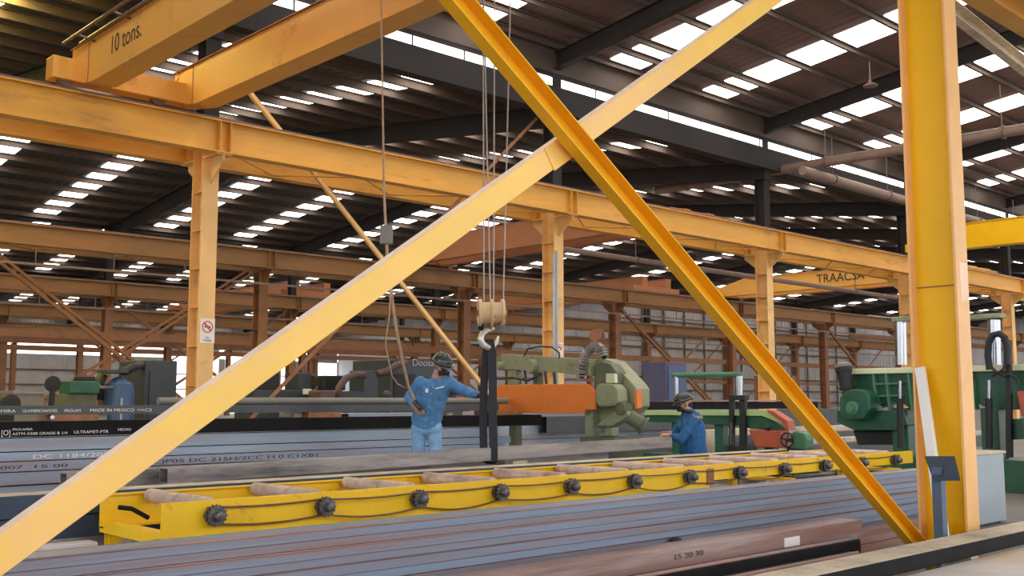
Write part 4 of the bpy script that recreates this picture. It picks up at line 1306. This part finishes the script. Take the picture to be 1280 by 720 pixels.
MB().tube([P(129, 468, Y=22), P(124, 478, Y=22), P(123, 500, Y=22)], .10, 10).build('duct', M['black'], tk, smooth=True)
for s in (-.2, .2):
    MB().box((c_.x + s - .03, 21.85, 0), (c_.x + s + .03, 22.1, .3)).build('leg', M['tank'], tk)

t, a, b = bgbox('lathe_machine', 78, 492, 122, 21.5, .8, M['olive_d'], 'dark green lathe with headstock, left of the blue tank', 'machine')
MB().box((a.x + .1, 21.4, a.z), (a.x + .7, 22.0, a.z + .25)).build('headstock', M['green'], t, bevel=.02)
MB().lathe((a.x + .7, 21.7, a.z + .13), (1, 0, 0), [(0, .1), (.1, .1), (.12, .04), (.4, .04)], 14).build('chuck', M['sprocket'], t, smooth='auto')
MB().box((b.x - .35, 21.5, a.z), (b.x - .05, 21.9, a.z + .35)).build('tailstock', M['black'], t, bevel=.02)
t, a, b = bgbox('grey_container', 18, 488, 56, 20.5, 1.0, mat('worn_grey_paint', (.22, .20, .18), .6), 'low brown-grey container at the far left edge beyond the lettered tubes', 'container')
MB().box((a.x - .03, 20.47, a.z - .06), (b.x + .03, 21.5, a.z)).build('rim', M['greytube'], t)
w_ = P(66, 480, Y=19.7)
t = thing('extractor_fan', (w_.x, 19.7, 0), 'round black extractor fan on a stand near the left edge', 'fan')
MB().lathe(w_, (0, -1, 0), [(-.12, .10), (0, .15), (.02, .14), (.03, .06)], 22).build('fan_ring', M['black'], t, smooth='auto')
MB().tube([w_, (w_.x, 19.75, 0.03)], .05, 8).lathe((w_.x, 19.75, 0), (0, 0, 1), [(0, .25), (.03, .25)], 16).build('stand', M['black'], t)
w_ = P(6, 498, Y=20.0)
tag(MB().lathe(w_ + Vector((0, 0, -.1)), (0, -1, 0), [(0, .17), (.35, .17), (.37, .1)], 18).box((w_.x - .08, 19.7, 0), (w_.x + .08, 20, w_.z - .2)).build('black_motor', M['black']), 'black round motor on a pedestal at the extreme left edge', 'motor')

# machines right of the column, under the peach brace
t, a, b = bgbox('machine_bed', 318, 487, 400, 21, .9, M['darkbox'], 'dark machine bed with clutter seen under the peach brace', 'machine')
for i, (du, w, h, m_) in enumerate(((.2, .5, .5, 'black'), (1.2, .35, .4, 'darkbox'), (1.9, .6, .35, 'black'))):
    MB().box((a.x + du, 21.1, a.z), (a.x + du + w, 21.7, a.z + h)).build(('control_box', 'spindle_head', 'carriage')[i], M[m_], t, bevel=.02)
MB().box((P(379, 490, Y=20.95).x, 20.94, P(379, 493, Y=20.95).z), (P(389, 490, Y=20.95).x, 20.97, P(379, 486, Y=20.95).z)).build('white_label', M['paper'], t)
hc = P(390, 478, Y=21.4)
MB().tube([hc + Vector((math.cos(q) * .19 * 1.0, 0, math.sin(q) * .19)) * 1.0 for q in [i * math.pi / 10 for i in range(21)]], .014, 6).build('hoop_guard', M['greytube'], t, smooth=True)
t, a, b = bgbox('machine_column', 455, 463, 473, 20, .6, M['darkbox'], 'dark vertical machine column with a thick brown hose, left of the man', 'machine')
q_ = P(420, 492, Y=20); q2 = P(456, 489, Y=20)
MB().box((q_.x, 20, 0), (q2.x, 20.6, q2.z)).build('low_bed', M['darkbox'], t, bevel=.02)
MB().tube([P(421, 500, Y=19.9), P(424, 484, Y=19.9), P(432, 473, Y=19.9), P(444, 469, Y=19.9), P(456, 469, Y=19.95)], .085, 10).build('thick_hose', M['brownhose'], t, smooth=True)
MB().tube([P(472, 467, Y=20.0), P(484, 464, Y=20.0), P(496, 456, Y=20.0), P(506, 454, Y=20.3)], .085, 10).build('upper_hose', M['brownhose'], t, smooth=True)
MB().box((P(400, 490, Y=19.7).x, 19.7, 0), (P(420, 490, Y=19.7).x, 20.2, P(410, 488, Y=19.7).z)).build('red_pump', M['brownhose'], t, bevel=.04)
t, a, b = bgbox('machining_centre', 488, 449, 548, 20.4, 1.6, M['darkbox'], 'tall dark machining centre with its maker name, behind the man in denim', 'machine')
text('Doosan', .24, M['steelgrey'], t, (P(515, 457, Y=20.39).x, 20.385, P(515, 457, Y=20.39).z), FACE_Y, sx=1.1)
MB().box((a.x + .1, 20.37, .5), (a.x + .75, 20.4, a.z - .35)).build('door', M['black'], t, bevel=.01)
MB().box((b.x - .35, 20.36, 1.0), (b.x - .1, 20.4, 1.5)).build('control_panel', M['steelgrey'], t)
MB().ball(P(483, 493, Y=19.5), .10).build('cast_lump', M['darktube'], t, smooth=True)
# purple-blue cabinet behind the bent worker
t, a, b = bgbox('blue_cabinet', 832, 452, 858, 21.5, 1.0, mat('slate_purple_paint', (.10, .10, .19), .5), 'tall slate-blue cabinet far behind the bent worker', 'cabinet')
MB().box((a.x + .1, 21.47, .2), (b.x - .1, 21.5, a.z - .15)).build('door', M['tank'], t)
t, a, b = bgbox('parts_bin', 760, 489, 800, 19.5, .8, M['darktube'], 'dark low bin with odds and ends just right of the olive saw head', 'bin')
for i, (x, m_) in enumerate(((.2, 'tank'), (.55, 'cream_g'), (.85, 'black'))):
    MB().ball((a.x + x, 19.8, a.z + .02), .12).build('scrap_lump', M[m_], t, smooth=True)
# folded shutter panels behind the green saw, far right
for i in range(7):
    u = 948 + i * 7
    tag(MB().box((P(u, 470, Y=17).x, 17, 0), (P(u + 5, 470, Y=17).x, 17.15, P(u, 470 + (i % 3), Y=17).z)).build('upright_plank', M['rust' if i % 2 else 'column_far']),
        'upright rust-brown steel strip leaning in the row behind the amber brace', 'steel bar', 'upright strips behind the amber brace')
tag(MB().box((P(950, 520, Y=16).x, 16, 0), (P(1050, 520, Y=16).x, 16.5, .95)).build('dark_bin', M['darktube'], bevel=.02), 'long dark steel bin between the two green saws', 'bin')
# green box and oddments on the floor left of the man (seen through the gap)
bb = P(572, 493, Y=12.4)
t = thing('small_vice', (bb.x, 12.4, 0), 'small dark clamp with a salmon tag under the outstretched arm of the man', 'tool')
MB().box((bb.x - .1, 12.4, 0), (bb.x + .1, 12.55, bb.z)).build('pedestal', M['darktube'], t)
MB().box((bb.x - .14, 12.36, bb.z), (bb.x + .14, 12.6, bb.z + .08)).build('jaw', M['black'], t, bevel=.01)
MB().box((bb.x - .05, 12.38, bb.z - .12), (bb.x + .1, 12.40, bb.z - .02)).build('salmon_tag', M['salmon'], t)
# ================================================================ PEOPLE
RV = Vector((rx, ry, 0)); FV = Vector((fx, fy, 0)); ZV = Vector((0, 0, 1))


def fuse(name, mb, m, parent, voxel, smooth_it=3, disp=0.0):
    """closed overlapping volumes fused into one continuous skin"""
    o = mb.build(name, m, parent)
    md = o.modifiers.new('r', 'REMESH'); md.mode = 'VOXEL'; md.voxel_size = voxel
    md = o.modifiers.new('s', 'SMOOTH'); md.factor = .5; md.iterations = smooth_it
    if disp:
        tx = bpy.data.textures.new('folds', 'CLOUDS'); tx.noise_scale = .09; tx.noise_depth = 2
        md = o.modifiers.new('d', 'DISPLACE'); md.texture = tx; md.strength = disp; md.mid_level = .5; md.texture_coords = 'LOCAL'
    dg = bpy.context.evaluated_depsgraph_get(); dg.update()
    me = bpy.data.meshes.new_from_object(o.evaluated_get(dg))
    o.modifiers.clear()
    o.data = me
    me.name = name
    for p in me.polygons:
        p.use_smooth = True
    return o


def hand(mb, wrist, dirv, palmn, side, curl=.5, s=1.0, fat=1.0):
    """palm, four unequal bent fingers and a thumb; dirv = towards fingertips, palmn = the way the palm faces, side=+1 thumb on dirv x palmn"""
    wrist = Vector(wrist); d = Vector(dirv).normalized(); n = Vector(palmn); n = (n - d * n.dot(d)).normalized()
    t = d.cross(n).normalized() * side
    L = .088 * s
    for k in (-.9, -.3, .3, .9):
        mb.limb(wrist + d * .012, wrist + d * L + t * (.030 * s * k), .017 * s * fat, .012 * s * fat)
    for k, ln in ((.95, .070), (.32, .080), (-.32, .074), (-.95, .058)):
        p = wrist + d * L + t * (.031 * s * k)
        dd = d.copy()
        segs = (.45, .32, .23)
        for j, f in enumerate(segs):
            ang = curl * (0.55 + .35 * j)
            dd = (dd * math.cos(ang) + n * math.sin(ang)).normalized()
            # keep orthogonal bending frame
            n_ = (n * math.cos(ang) - d * math.sin(ang))
            q = p + dd * ln * s * f
            mb.limb(p, q, (.0095 - .001 * j) * s * fat, (.0085 - .001 * j) * s * fat)
            p = q
    p = wrist + d * .03 * s + t * .026 * s
    td = (d * .55 + t * .65 + n * .45).normalized()
    q = p + td * .038 * s
    mb.limb(p, q, .013 * s * fat, .0115 * s * fat)
    td = (d * .75 + t * .15 + n * .6).normalized()
    mb.limb(q, q + td * .032 * s, .011 * s * fat, .009 * s * fat)


def head(mb, c, look, up=ZV, s=1.0):
    """skull, jaw, brow, nose, lips, chin, ears; look = where the face points"""
    c = Vector(c); f = Vector(look).normalized(); u = (up - f * up.dot(f)).normalized(); r = f.cross(u)
    rot = Matrix((r, f, u)).transposed()
    mb.ball(c + u * .03 * s - f * .012 * s, (.074 * s, .092 * s, .088 * s), 18, 12, rot)
    mb.ball(c - u * .04 * s + f * .022 * s, (.056 * s, .062 * s, .066 * s), 16, 10, rot)
    mb.ball(c - u * .088 * s + f * .055 * s, (.026 * s, .022 * s, .020 * s), 10, 8, rot)
    mb.ball(c + u * .022 * s + f * .066 * s, (.050 * s, .016 * s, .012 * s), 10, 8, rot)
    mb.limb(c + u * .012 * s + f * .076 * s, c - u * .022 * s + f * .098 * s, .008 * s, .014 * s)
    mb.ball(c - u * .026 * s + f * .088 * s, (.018 * s, .012 * s, .009 * s), 10, 6, rot)
    mb.ball(c - u * .052 * s + f * .078 * s, (.024 * s, .010 * s, .007 * s), 10, 6, rot)
    mb.ball(c - u * .063 * s + f * .076 * s, (.021 * s, .010 * s, .007 * s), 10, 6, rot)
    for q in (-1, 1):
        mb.ball(c + r * q * .075 * s - u * .005 * s - f * .005 * s, (.011 * s, .020 * s, .033 * s), 10, 8, rot)
        mb.ball(c + r * q * .042 * s + f * .052 * s - u * .022 * s, (.022 * s, .02 * s, .018 * s), 10, 8, rot)
    return rot, f, u, r


def helmet(par, c, rot, f, u, r, s=1.0):
    c = Vector(c) + u * .045 * s
    b = MB()
    seg, ring = 28, 9
    vs, fs = [], []
    for i in range(ring + 1):
        th = (math.pi / 2) * i / ring
        for k in range(seg):
            ph = 2 * math.pi * k / seg
            x, y, z = math.sin(th) * math.cos(ph) * .108, math.sin(th) * math.sin(ph) * .132, math.cos(th) * .118
            if i == 0:
                x = y = 0.0001 * math.cos(ph); y = .0001 * math.sin(ph)
            vs.append(c + (r * x + f * y + u * z) * s)
    for i in range(ring):
        for k in range(seg):
            a = i * seg + k; bq = i * seg + (k + 1) % seg
            fs.append((a, a + seg, bq + seg, bq))
    b.add(vs, fs)
    o = b.build('helmet', M['helmet'], par, smooth=True)
    md = o.modifiers.new('thick', 'SOLIDIFY'); md.thickness = .006
    # brim with a deeper peak in front
    vs, fs = [], []
    for k in range(seg):
        ph = 2 * math.pi * k / seg
        fr = max(0, math.sin(ph))
        for rr, dz in ((1.0, 0), (1.09 + .22 * fr ** 2, -.008 - .012 * fr)):
            vs.append(c + (r * math.cos(ph) * .108 * (rr if rr == 1 else 1.09 + .06 * fr) + f * math.sin(ph) * .132 * rr + u * dz) * s)
    for k in range(seg):
        a = k * 2; bq = ((k + 1) % seg) * 2
        fs.append((a, a + 1, bq + 1, bq))
    o2 = MB().add(vs, fs).build('brim', M['helmet'], o, smooth=True)
    md = o2.modifiers.new('thick', 'SOLIDIFY'); md.thickness = .005
    # centre ridge and white headband line
    m = MB().tube([c + (f * math.sin(a) * .133 + u * math.cos(a) * .119) * s for a in [math.pi * (-.5 + i / 12) for i in range(1, 12)]], .008 * s, 8)
    m.build('ridge', M['helmet'], o, smooth=True)
    m = MB().tube([c + (r * math.cos(a) * .112 + f * math.sin(a) * .136 + u * .012) * s for a in [2 * math.pi * i / 28 for i in range(29)]], .0055 * s, 6, cap=False)
    m.build('pale_band', M['greenpipe'], o, smooth=True)
    return o


def facegear(par, c, rot, f, u, r, s=1.0):
    c = Vector(c)
    m = MB()
    m.ball(c - u * .045 * s + f * .086 * s, (.046 * s, .034 * s, .040 * s), 16, 10, rot)
    m.ball(c - u * .03 * s + f * .106 * s, (.018 * s, .016 * s, .022 * s), 12, 8, rot)
    for q in (-1, 1):
        m.lathe(c - u * .055 * s + f * .085 * s + r * q * .035 * s, (f * .4 + r * q).normalized(), [(0, .028 * s), (.028 * s, .028 * s), (.032 * s, .018 * s)], 14)
    o = m.build('face_mask', M['black'], par, smooth='auto')
    st_ = MB()
    for q in (-1, 1):
        st_.tube([c - u * .045 * s + f * .07 * s + r * q * .05 * s, c - u * .02 * s + r * q * .083 * s, c + u * .0 * s - f * .08 * s + r * q * .04 * s], .004 * s, 6)
    st_.build('mask_straps', M['black'], o)
    g = MB()
    for q in (-1, 1):
        g.ball(c + u * .008 * s + f * .082 * s + r * q * .032 * s, (.026 * s, .012 * s, .017 * s), 12, 8, rot)
        g.tube([c + u * .01 * s + f * .075 * s + r * q * .056 * s, c + u * .01 * s + r * q * .082 * s], .003 * s, 6)
    g.build('safety_glasses', M['chrome'], par, smooth=True)


# ---------------------------------------------------------------- the man in denim
Y1 = 9.4
base = P(535, 633, Y=Y1); base.z = 0
def L1(u, v, toward=0.0):
    """a joint seen at (u, v), `toward` metres nearer the camera than the man's own plane"""
    d = ray(u, v)
    dep = base.dot(FV) - toward
    t = dep / d.dot(FV)
    return Vector((d.x * t, d.y * t, EYE + d.z * t))


man = thing('person', base, 'person standing in blue denim and black helmet, holding the pendant control and the strap', 'person')
hipc = L1(533, 532); chest = L1(541, 492, .03); neck = L1(545, 474, .06)
hd = L1(552, 457, .14)
look = (RV * .52 - FV * .72 - ZV * .42)
shR, shL = L1(525, 480, .04), L1(561, 479, .08)
elR, elL = L1(512, 497, -.02), L1(579, 488, .12)
haR, haL = L1(518, 507, .20), L1(597, 494, .20)
hpR, hpL = L1(526, 535), L1(541, 535)
knR, knL = L1(521, 578, .05), L1(546, 578, .06)
anR, anL = L1(522, 622, -.02), L1(547, 622, .03)
anR.z = anL.z = .10
B = MB()
rot, f_, u_, r_ = head(B, hd, look)
B.limb(neck, hd - u_ * .05 - f_ * .02, .058, .055)
B.limb(hipc, chest, .12, .14); B.limb(chest, neck - ZV * .05, .14, .07)
B.limb(chest + RV * .09 + ZV * .06, shL, .10, .062); B.limb(chest - RV * .08 + ZV * .06, shR, .10, .062)
for s_, e_, h_ in ((shR, elR, haR), (shL, elL, haL)):
    B.limb(s_, e_, .052, .042); B.limb(e_, h_, .042, .029)
for h_, k_, a_ in ((hpR, knR, anR), (hpL, knL, anL)):
    B.limb(h_, k_, .074, .054); B.limb(k_, a_, .054, .04)
B.limb(hpR, hpL, .09, .09)
dR = (RV * .5 - ZV * .6 - FV * .5)
dL = (haL - elL).normalized() * 1 + RV * .1
hand(B, haR, dR, (RV * .6 - ZV * .1 + FV * .3), -1, 1.1)
hand(B, haL, dL, (-ZV * .2 + FV * .9), 1, .55)
for a_ in (anR, anL):
    B.limb(a_ - ZV * .04, a_ - ZV * .06 - FV * .13 + RV * .05, .04, .035)
body = fuse('body', B, M['skin'], man, .0085, 2)
# jacket
J = MB()
J.limb(hipc + ZV * .10, chest, .158, .172); J.limb(hipc + ZV * .02 - RV * .04, hipc + ZV * .02 + RV * .04, .128, .128); J.limb(chest, neck - ZV * .06, .172, .095)
J.limb(hipc + RV * .05 + ZV * .07, chest + RV * .04, .125, .14); J.limb(hipc - RV * .05 + ZV * .07, chest - RV * .04, .125, .14)
J.limb(chest + RV * .08 + ZV * .05, shL, .12, .083); J.limb(chest - RV * .07 + ZV * .05, shR, .12, .085)
J.limb(neck - ZV * .07, neck - ZV * .01, .085, .07)
for s_, e_, h_ in ((shR, elR, haR), (shL, elL, haL)):
    J.limb(s_, e_, .075, .063); w_ = e_.lerp(h_, .86); J.limb(e_, w_, .063, .05)
jk = fuse('jacket', J, M['jacket'], man, .012, 2, .028)
col = MB()
for q in (-1, 1):
    a = neck - ZV * .02 - FV * .03 + RV * q * .055
    col.prism([a, a - RV * q * .06 - ZV * .08 - FV * .05, a + RV * q * .02 - ZV * .12 - FV * .07, a + RV * q * .05 - ZV * .03 - FV * .02], (FV * .02))
col.build('collar', M['jacket'], jk)
pk = chest - FV * .175 - RV * .06 + ZV * .03
m = MB().prism([pk + RV * a + ZV * b for a, b in ((-.05, .05), (.05, .05), (.05, -.05), (0, -.065), (-.05, -.05))], FV * .025)
m.build('chest_pocket', M['jacket'], jk)
q = chest - FV * .183 - RV * .055 + ZV * .03
MB().prism([q + RV * a + ZV * b for a, b in ((-.016, .025), (.016, .025), (.016, -.02), (-.016, -.02))], FV * .02).build('badge', M['white'], jk)
q = chest - FV * .172 + RV * .09 + ZV * .065
MB().prism([q + RV * a + ZV * (b + a * .25) for a, b in ((-.05, .008), (.05, .008), (.05, -.006), (-.05, -.006))], FV * .03).build('name_stitching', M['white'], jk)
m = MB()
for k in range(6):
    q = chest.lerp(hipc, k / 5 * 1.0) - FV * .183 + RV * .012
    m.lathe(q + ZV * .07, -FV, [(0, .008), (.008, .008)], 8)
m.build('buttons', M['steelgrey'], jk)
T = MB()
T.limb(hpR, hpL, .114, .114); T.limb(hipc + ZV * .09, hipc, .115, .115)
for h_, k_, a_, s_ in ((hpR, knR, anR, -1), (hpL, knL, anL, 1)):
    T.limb(h_ + RV * s_ * .01, k_, .088, .072); T.limb(k_, a_ - ZV * .02, .072, .066)
fuse('trousers', T, M['denim'], man, .012, 2, .022)
for a_ in (anR, anL):
    d_ = (-FV * .9 + RV * .3).normalized()
    b = MB().limb(a_ - ZV * .035 - d_ * .03, a_ - ZV * .055 + d_ * .06, .052, .045).limb(a_ - ZV * .055 + d_ * .06, a_ - ZV * .06 + d_ * .14, .045, .036)
    bo = fuse('boot', b, M['boot'], man, .01, 2)
    c_ = a_ + d_ * .05; c_.z = 0
    sN = d_.cross(ZV)
    MB().sweep([(-.045, 0), (.045, 0), (.045, .02), (-.045, .02)], c_ - d_ * .12, c_ + d_ * .13, sN, ZV).build('sole', M['black'], bo, bevel=.006)
G = MB(); hand(G, haR, dR, (RV * .6 - ZV * .1 + FV * .3), -1, 1.1, 1.05, 1.25); G.limb(elR.lerp(haR, .80), haR, .045, .038)
fuse('glove', G, M['glove'], man, .007, 1)
G = MB(); hand(G, haL, dL, (-ZV * .2 + FV * .9), 1, .55, 1.05, 1.22); G.limb(elL.lerp(haL, .86), haL, .042, .036)
plabel(fuse('glove', G, M['black'], man, .007, 1), 'dark glove touching the strap')
helmet(man, hd, rot, f_, u_, r_)
facegear(man, hd, rot, f_, u_, r_)
m = MB(); m.ball(hd - f_ * .045 - u_ * .02, (.066, .055, .065), 14, 10, rot)
m.build('hair', M['hair'], man, smooth=True)

# pendant control: box, cable up to the crane, control in his glove
hr = haR + dR.normalized() * .08
pend = thing('pendant_control', hr, 'tan crane pendant cable with small grey box, held by the standing person', 'cable')
pts = [P(476, -20, Y=8.9), P(478, 100, Y=8.9), P(480, 240, Y=8.9), P(484, 320, Y=8.9), P(489, 365, Y=8.95), P(495, 410, Y=9.0), P(504, 455, Y=9.05), L1(511, 485, .2), L1(520, 503, .24)]
MB().tube([P(475, -60, Y=8.9)] + pts, [.010] * 3 + [.013, .018] + [.017] * 5, 8).build('cable', M['cable'], pend, smooth=True)
MB().tube([P(488, 360, Y=8.9), P(487, 392, Y=8.9), P(483, 420, Y=8.9), P(482, 432, Y=8.92), P(490, 470, Y=8.95), P(497, 480, Y=9.0), L1(507, 485, .22)], .007, 6).build('loose_cord', M['cable'], pend, smooth=True)
c_ = P(483, 294, Y=8.9)
MB().sweep(rect(.13, .10), c_ - ZV * .10, c_ + ZV * .10, RV, FV).build('junction_box', M['greenpipe'], pend, bevel=.01)
c_ = L1(521, 507, .26)
MB().sweep(rect(.06, .055), c_ - RV * .03 + ZV * .05, c_ + RV * .055 - ZV * .05, FV, (RV * .6 + ZV * .8).normalized()).build('control_grip', M['black'], pend, bevel=.008)
m = MB()
for k in range(3):
    m.lathe(c_ + RV * (-.015 + .022 * k) + ZV * (.03 - .025 * k) - FV * .03, -FV, [(0, .008), (.01, .008)], 10)
m.build('push_buttons', M['red'], pend)

# ---------------------------------------------------------------- the bent worker at the tube end
base2 = P(864, 617, Y=8.75); base2.z = 0
def L2(u, v, toward=0.0):
    d = ray(u, v)
    dep = base2.dot(FV) - toward
    t = dep / d.dot(FV)
    return Vector((d.x * t, d.y * t, EYE + d.z * t))


wk = thing('person', base2, 'person crouching in royal blue shirt and black helmet, hands on the slung tube', 'person')
hipc = L2(868, 572, -.05); chest = L2(864, 535, 0); neck = L2(861, 516, 0)
hd = L2(856, 505, .0)
look = (-RV * .93 - FV * .05 - ZV * .28)
shN, shF = L2(870, 523, .16), L2(858, 521, -.16)
elN, elF = L2(851, 549, .20), L2(842, 545, -.12)
haN, haF = L2(839, 544, .12), L2(838, 541, -.05)
hpN, hpF = L2(870, 576, .09), L2(866, 576, -.09)
knN, knF = L2(843, 580, .16), L2(840, 576, -.15)
anN, anF = L2(856, 612, .14), L2(850, 612, -.15)
anN.z = anF.z = .10
B = MB()
rot, f_, u_, r_ = head(B, hd, look)
B.limb(neck, hd - u_ * .05 - f_ * .02, .060, .056)
B.limb(hipc, chest, .12, .14); B.limb(chest, neck, .14, .07)
for s_, e_, h_ in ((shN, elN, haN), (shF, elF, haF)):
    B.limb(chest + ZV * .06, s_, .10, .06)
    B.limb(s_, e_, .052, .042); B.limb(e_, h_, .042, .03)
for h_, k_, a_ in ((hpN, knN, anN), (hpF, knF, anF)):
    B.limb(h_, k_, .085, .058); B.limb(k_, a_, .058, .04)
    B.limb(a_ - ZV * .04, a_ - ZV * .06 - RV * .14, .04, .035)
B.limb(hpN, hpF, .1, .1)
dn2 = (-RV * .95 + ZV * .12 - FV * .1)
hand(B, haN, dn2, (-ZV * .8 + FV * .35), -1, .6)
hand(B, haF, (-RV * .95 + ZV * .1), (-ZV * .9 - FV * .2), 1, .6)
fuse('body', B, M['skin'], wk, .0085, 2)
J = MB()
J.limb(hipc, chest, .18, .19); J.limb(chest, neck - ZV * .03, .17, .10); J.limb(neck - ZV * .04, neck, .085, .072)
J.limb(hipc + ZV * .04 - FV * .05, chest - FV * .04, .14, .15); J.limb(hipc + ZV * .04 + FV * .05, chest + FV * .04, .14, .15)
for s_, e_, h_ in ((shN, elN, haN), (shF, elF, haF)):
    J.limb(chest + ZV * .05, s_, .12, .085); J.limb(s_, e_, .078, .064); J.limb(e_, e_.lerp(h_, .70), .064, .05)
sh = fuse('shirt', J, M['shirt'], wk, .012, 2, .030)
c_ = L2(873, 521, .235)
tt = text('Traacsa', .075, M['brass'], sh, L2(866, 523, .215), Matrix((RV, ZV, -FV)).transposed().to_euler(), fit=.13, extrude=.02)
T = MB()
T.limb(hpN, hpF, .118, .118)
for h_, k_, a_ in ((hpN, knN, anN), (hpF, knF, anF)):
    T.limb(h_, k_, .10, .082); T.limb(k_, a_ - ZV * .02, .082, .068)
fuse('trousers', T, M['shirt'], wk, .012, 2, .02)
for a_ in (anN, anF):
    d_ = -RV
    b = MB().limb(a_ - ZV * .035 - d_ * .03, a_ - ZV * .055 + d_ * .06, .052, .045).limb(a_ - ZV * .055 + d_ * .06, a_ - ZV * .06 + d_ * .14, .045, .036)
    bo = fuse('boot', b, M['boot'], wk, .01, 2)
    c_ = a_ + d_ * .05; c_.z = 0
    MB().sweep([(-.045, 0), (.045, 0), (.045, .02), (-.045, .02)], c_ - d_ * .12, c_ + d_ * .13, FV, ZV).build('sole', M['black'], bo, bevel=.006)
helmet(wk, hd, rot, f_, u_, r_)
facegear(wk, hd, rot, f_, u_, r_)
m = MB(); m.ball(hd - f_ * .05 - u_ * .02, (.066, .05, .065), 14, 10, rot)
m.build('hair', M['hair'], wk, smooth=True)
m = MB().tube([neck + ZV * .01 + RV * .09 * math.cos(a) + FV * .08 * math.sin(a) - ZV * .02 * math.cos(a) for a in [2 * math.pi * i / 20 for i in range(21)]], .028, 8, cap=False)
m.build('neck_hood', M['hair'], wk, smooth=True)
# ================================================================ LIGHT
w = bpy.data.worlds.new('overcast_sky')
SC.world = w
w.use_nodes = True
nt = w.node_tree
bg = nt.nodes['Background']
tc = nt.nodes.new('ShaderNodeTexCoord')
sp_ = nt.nodes.new('ShaderNodeSeparateXYZ')
nt.links.new(tc.outputs['Generated'], sp_.inputs[0])
rp = nt.nodes.new('ShaderNodeValToRGB')
rp.color_ramp.elements[0].position = .45; rp.color_ramp.elements[0].color = (.62, .60, .58, 1)
rp.color_ramp.elements[1].position = .62; rp.color_ramp.elements[1].color = (.90, .94, 1.0, 1)
ma = nt.nodes.new('ShaderNodeMath'); ma.operation = 'MULTIPLY_ADD'; ma.inputs[1].default_value = .5; ma.inputs[2].default_value = .5
nt.links.new(sp_.outputs['Z'], ma.inputs[0]); nt.links.new(ma.outputs[0], rp.inputs['Fac'])
nt.links.new(rp.outputs['Color'], bg.inputs['Color'])
bg.inputs['Strength'].default_value = 3.1
SC.view_settings.view_transform = 'Standard'
SC.view_settings.look = 'None'
SC.view_settings.gamma = 1
SC.view_settings.use_curve_mapping = False
SC.view_settings.exposure = 0.0
SC.cycles.max_bounces = 8
SC.cycles.diffuse_bounces = 5
SC.cycles.glossy_bounces = 3
SC.cycles.sample_clamp_indirect = 4
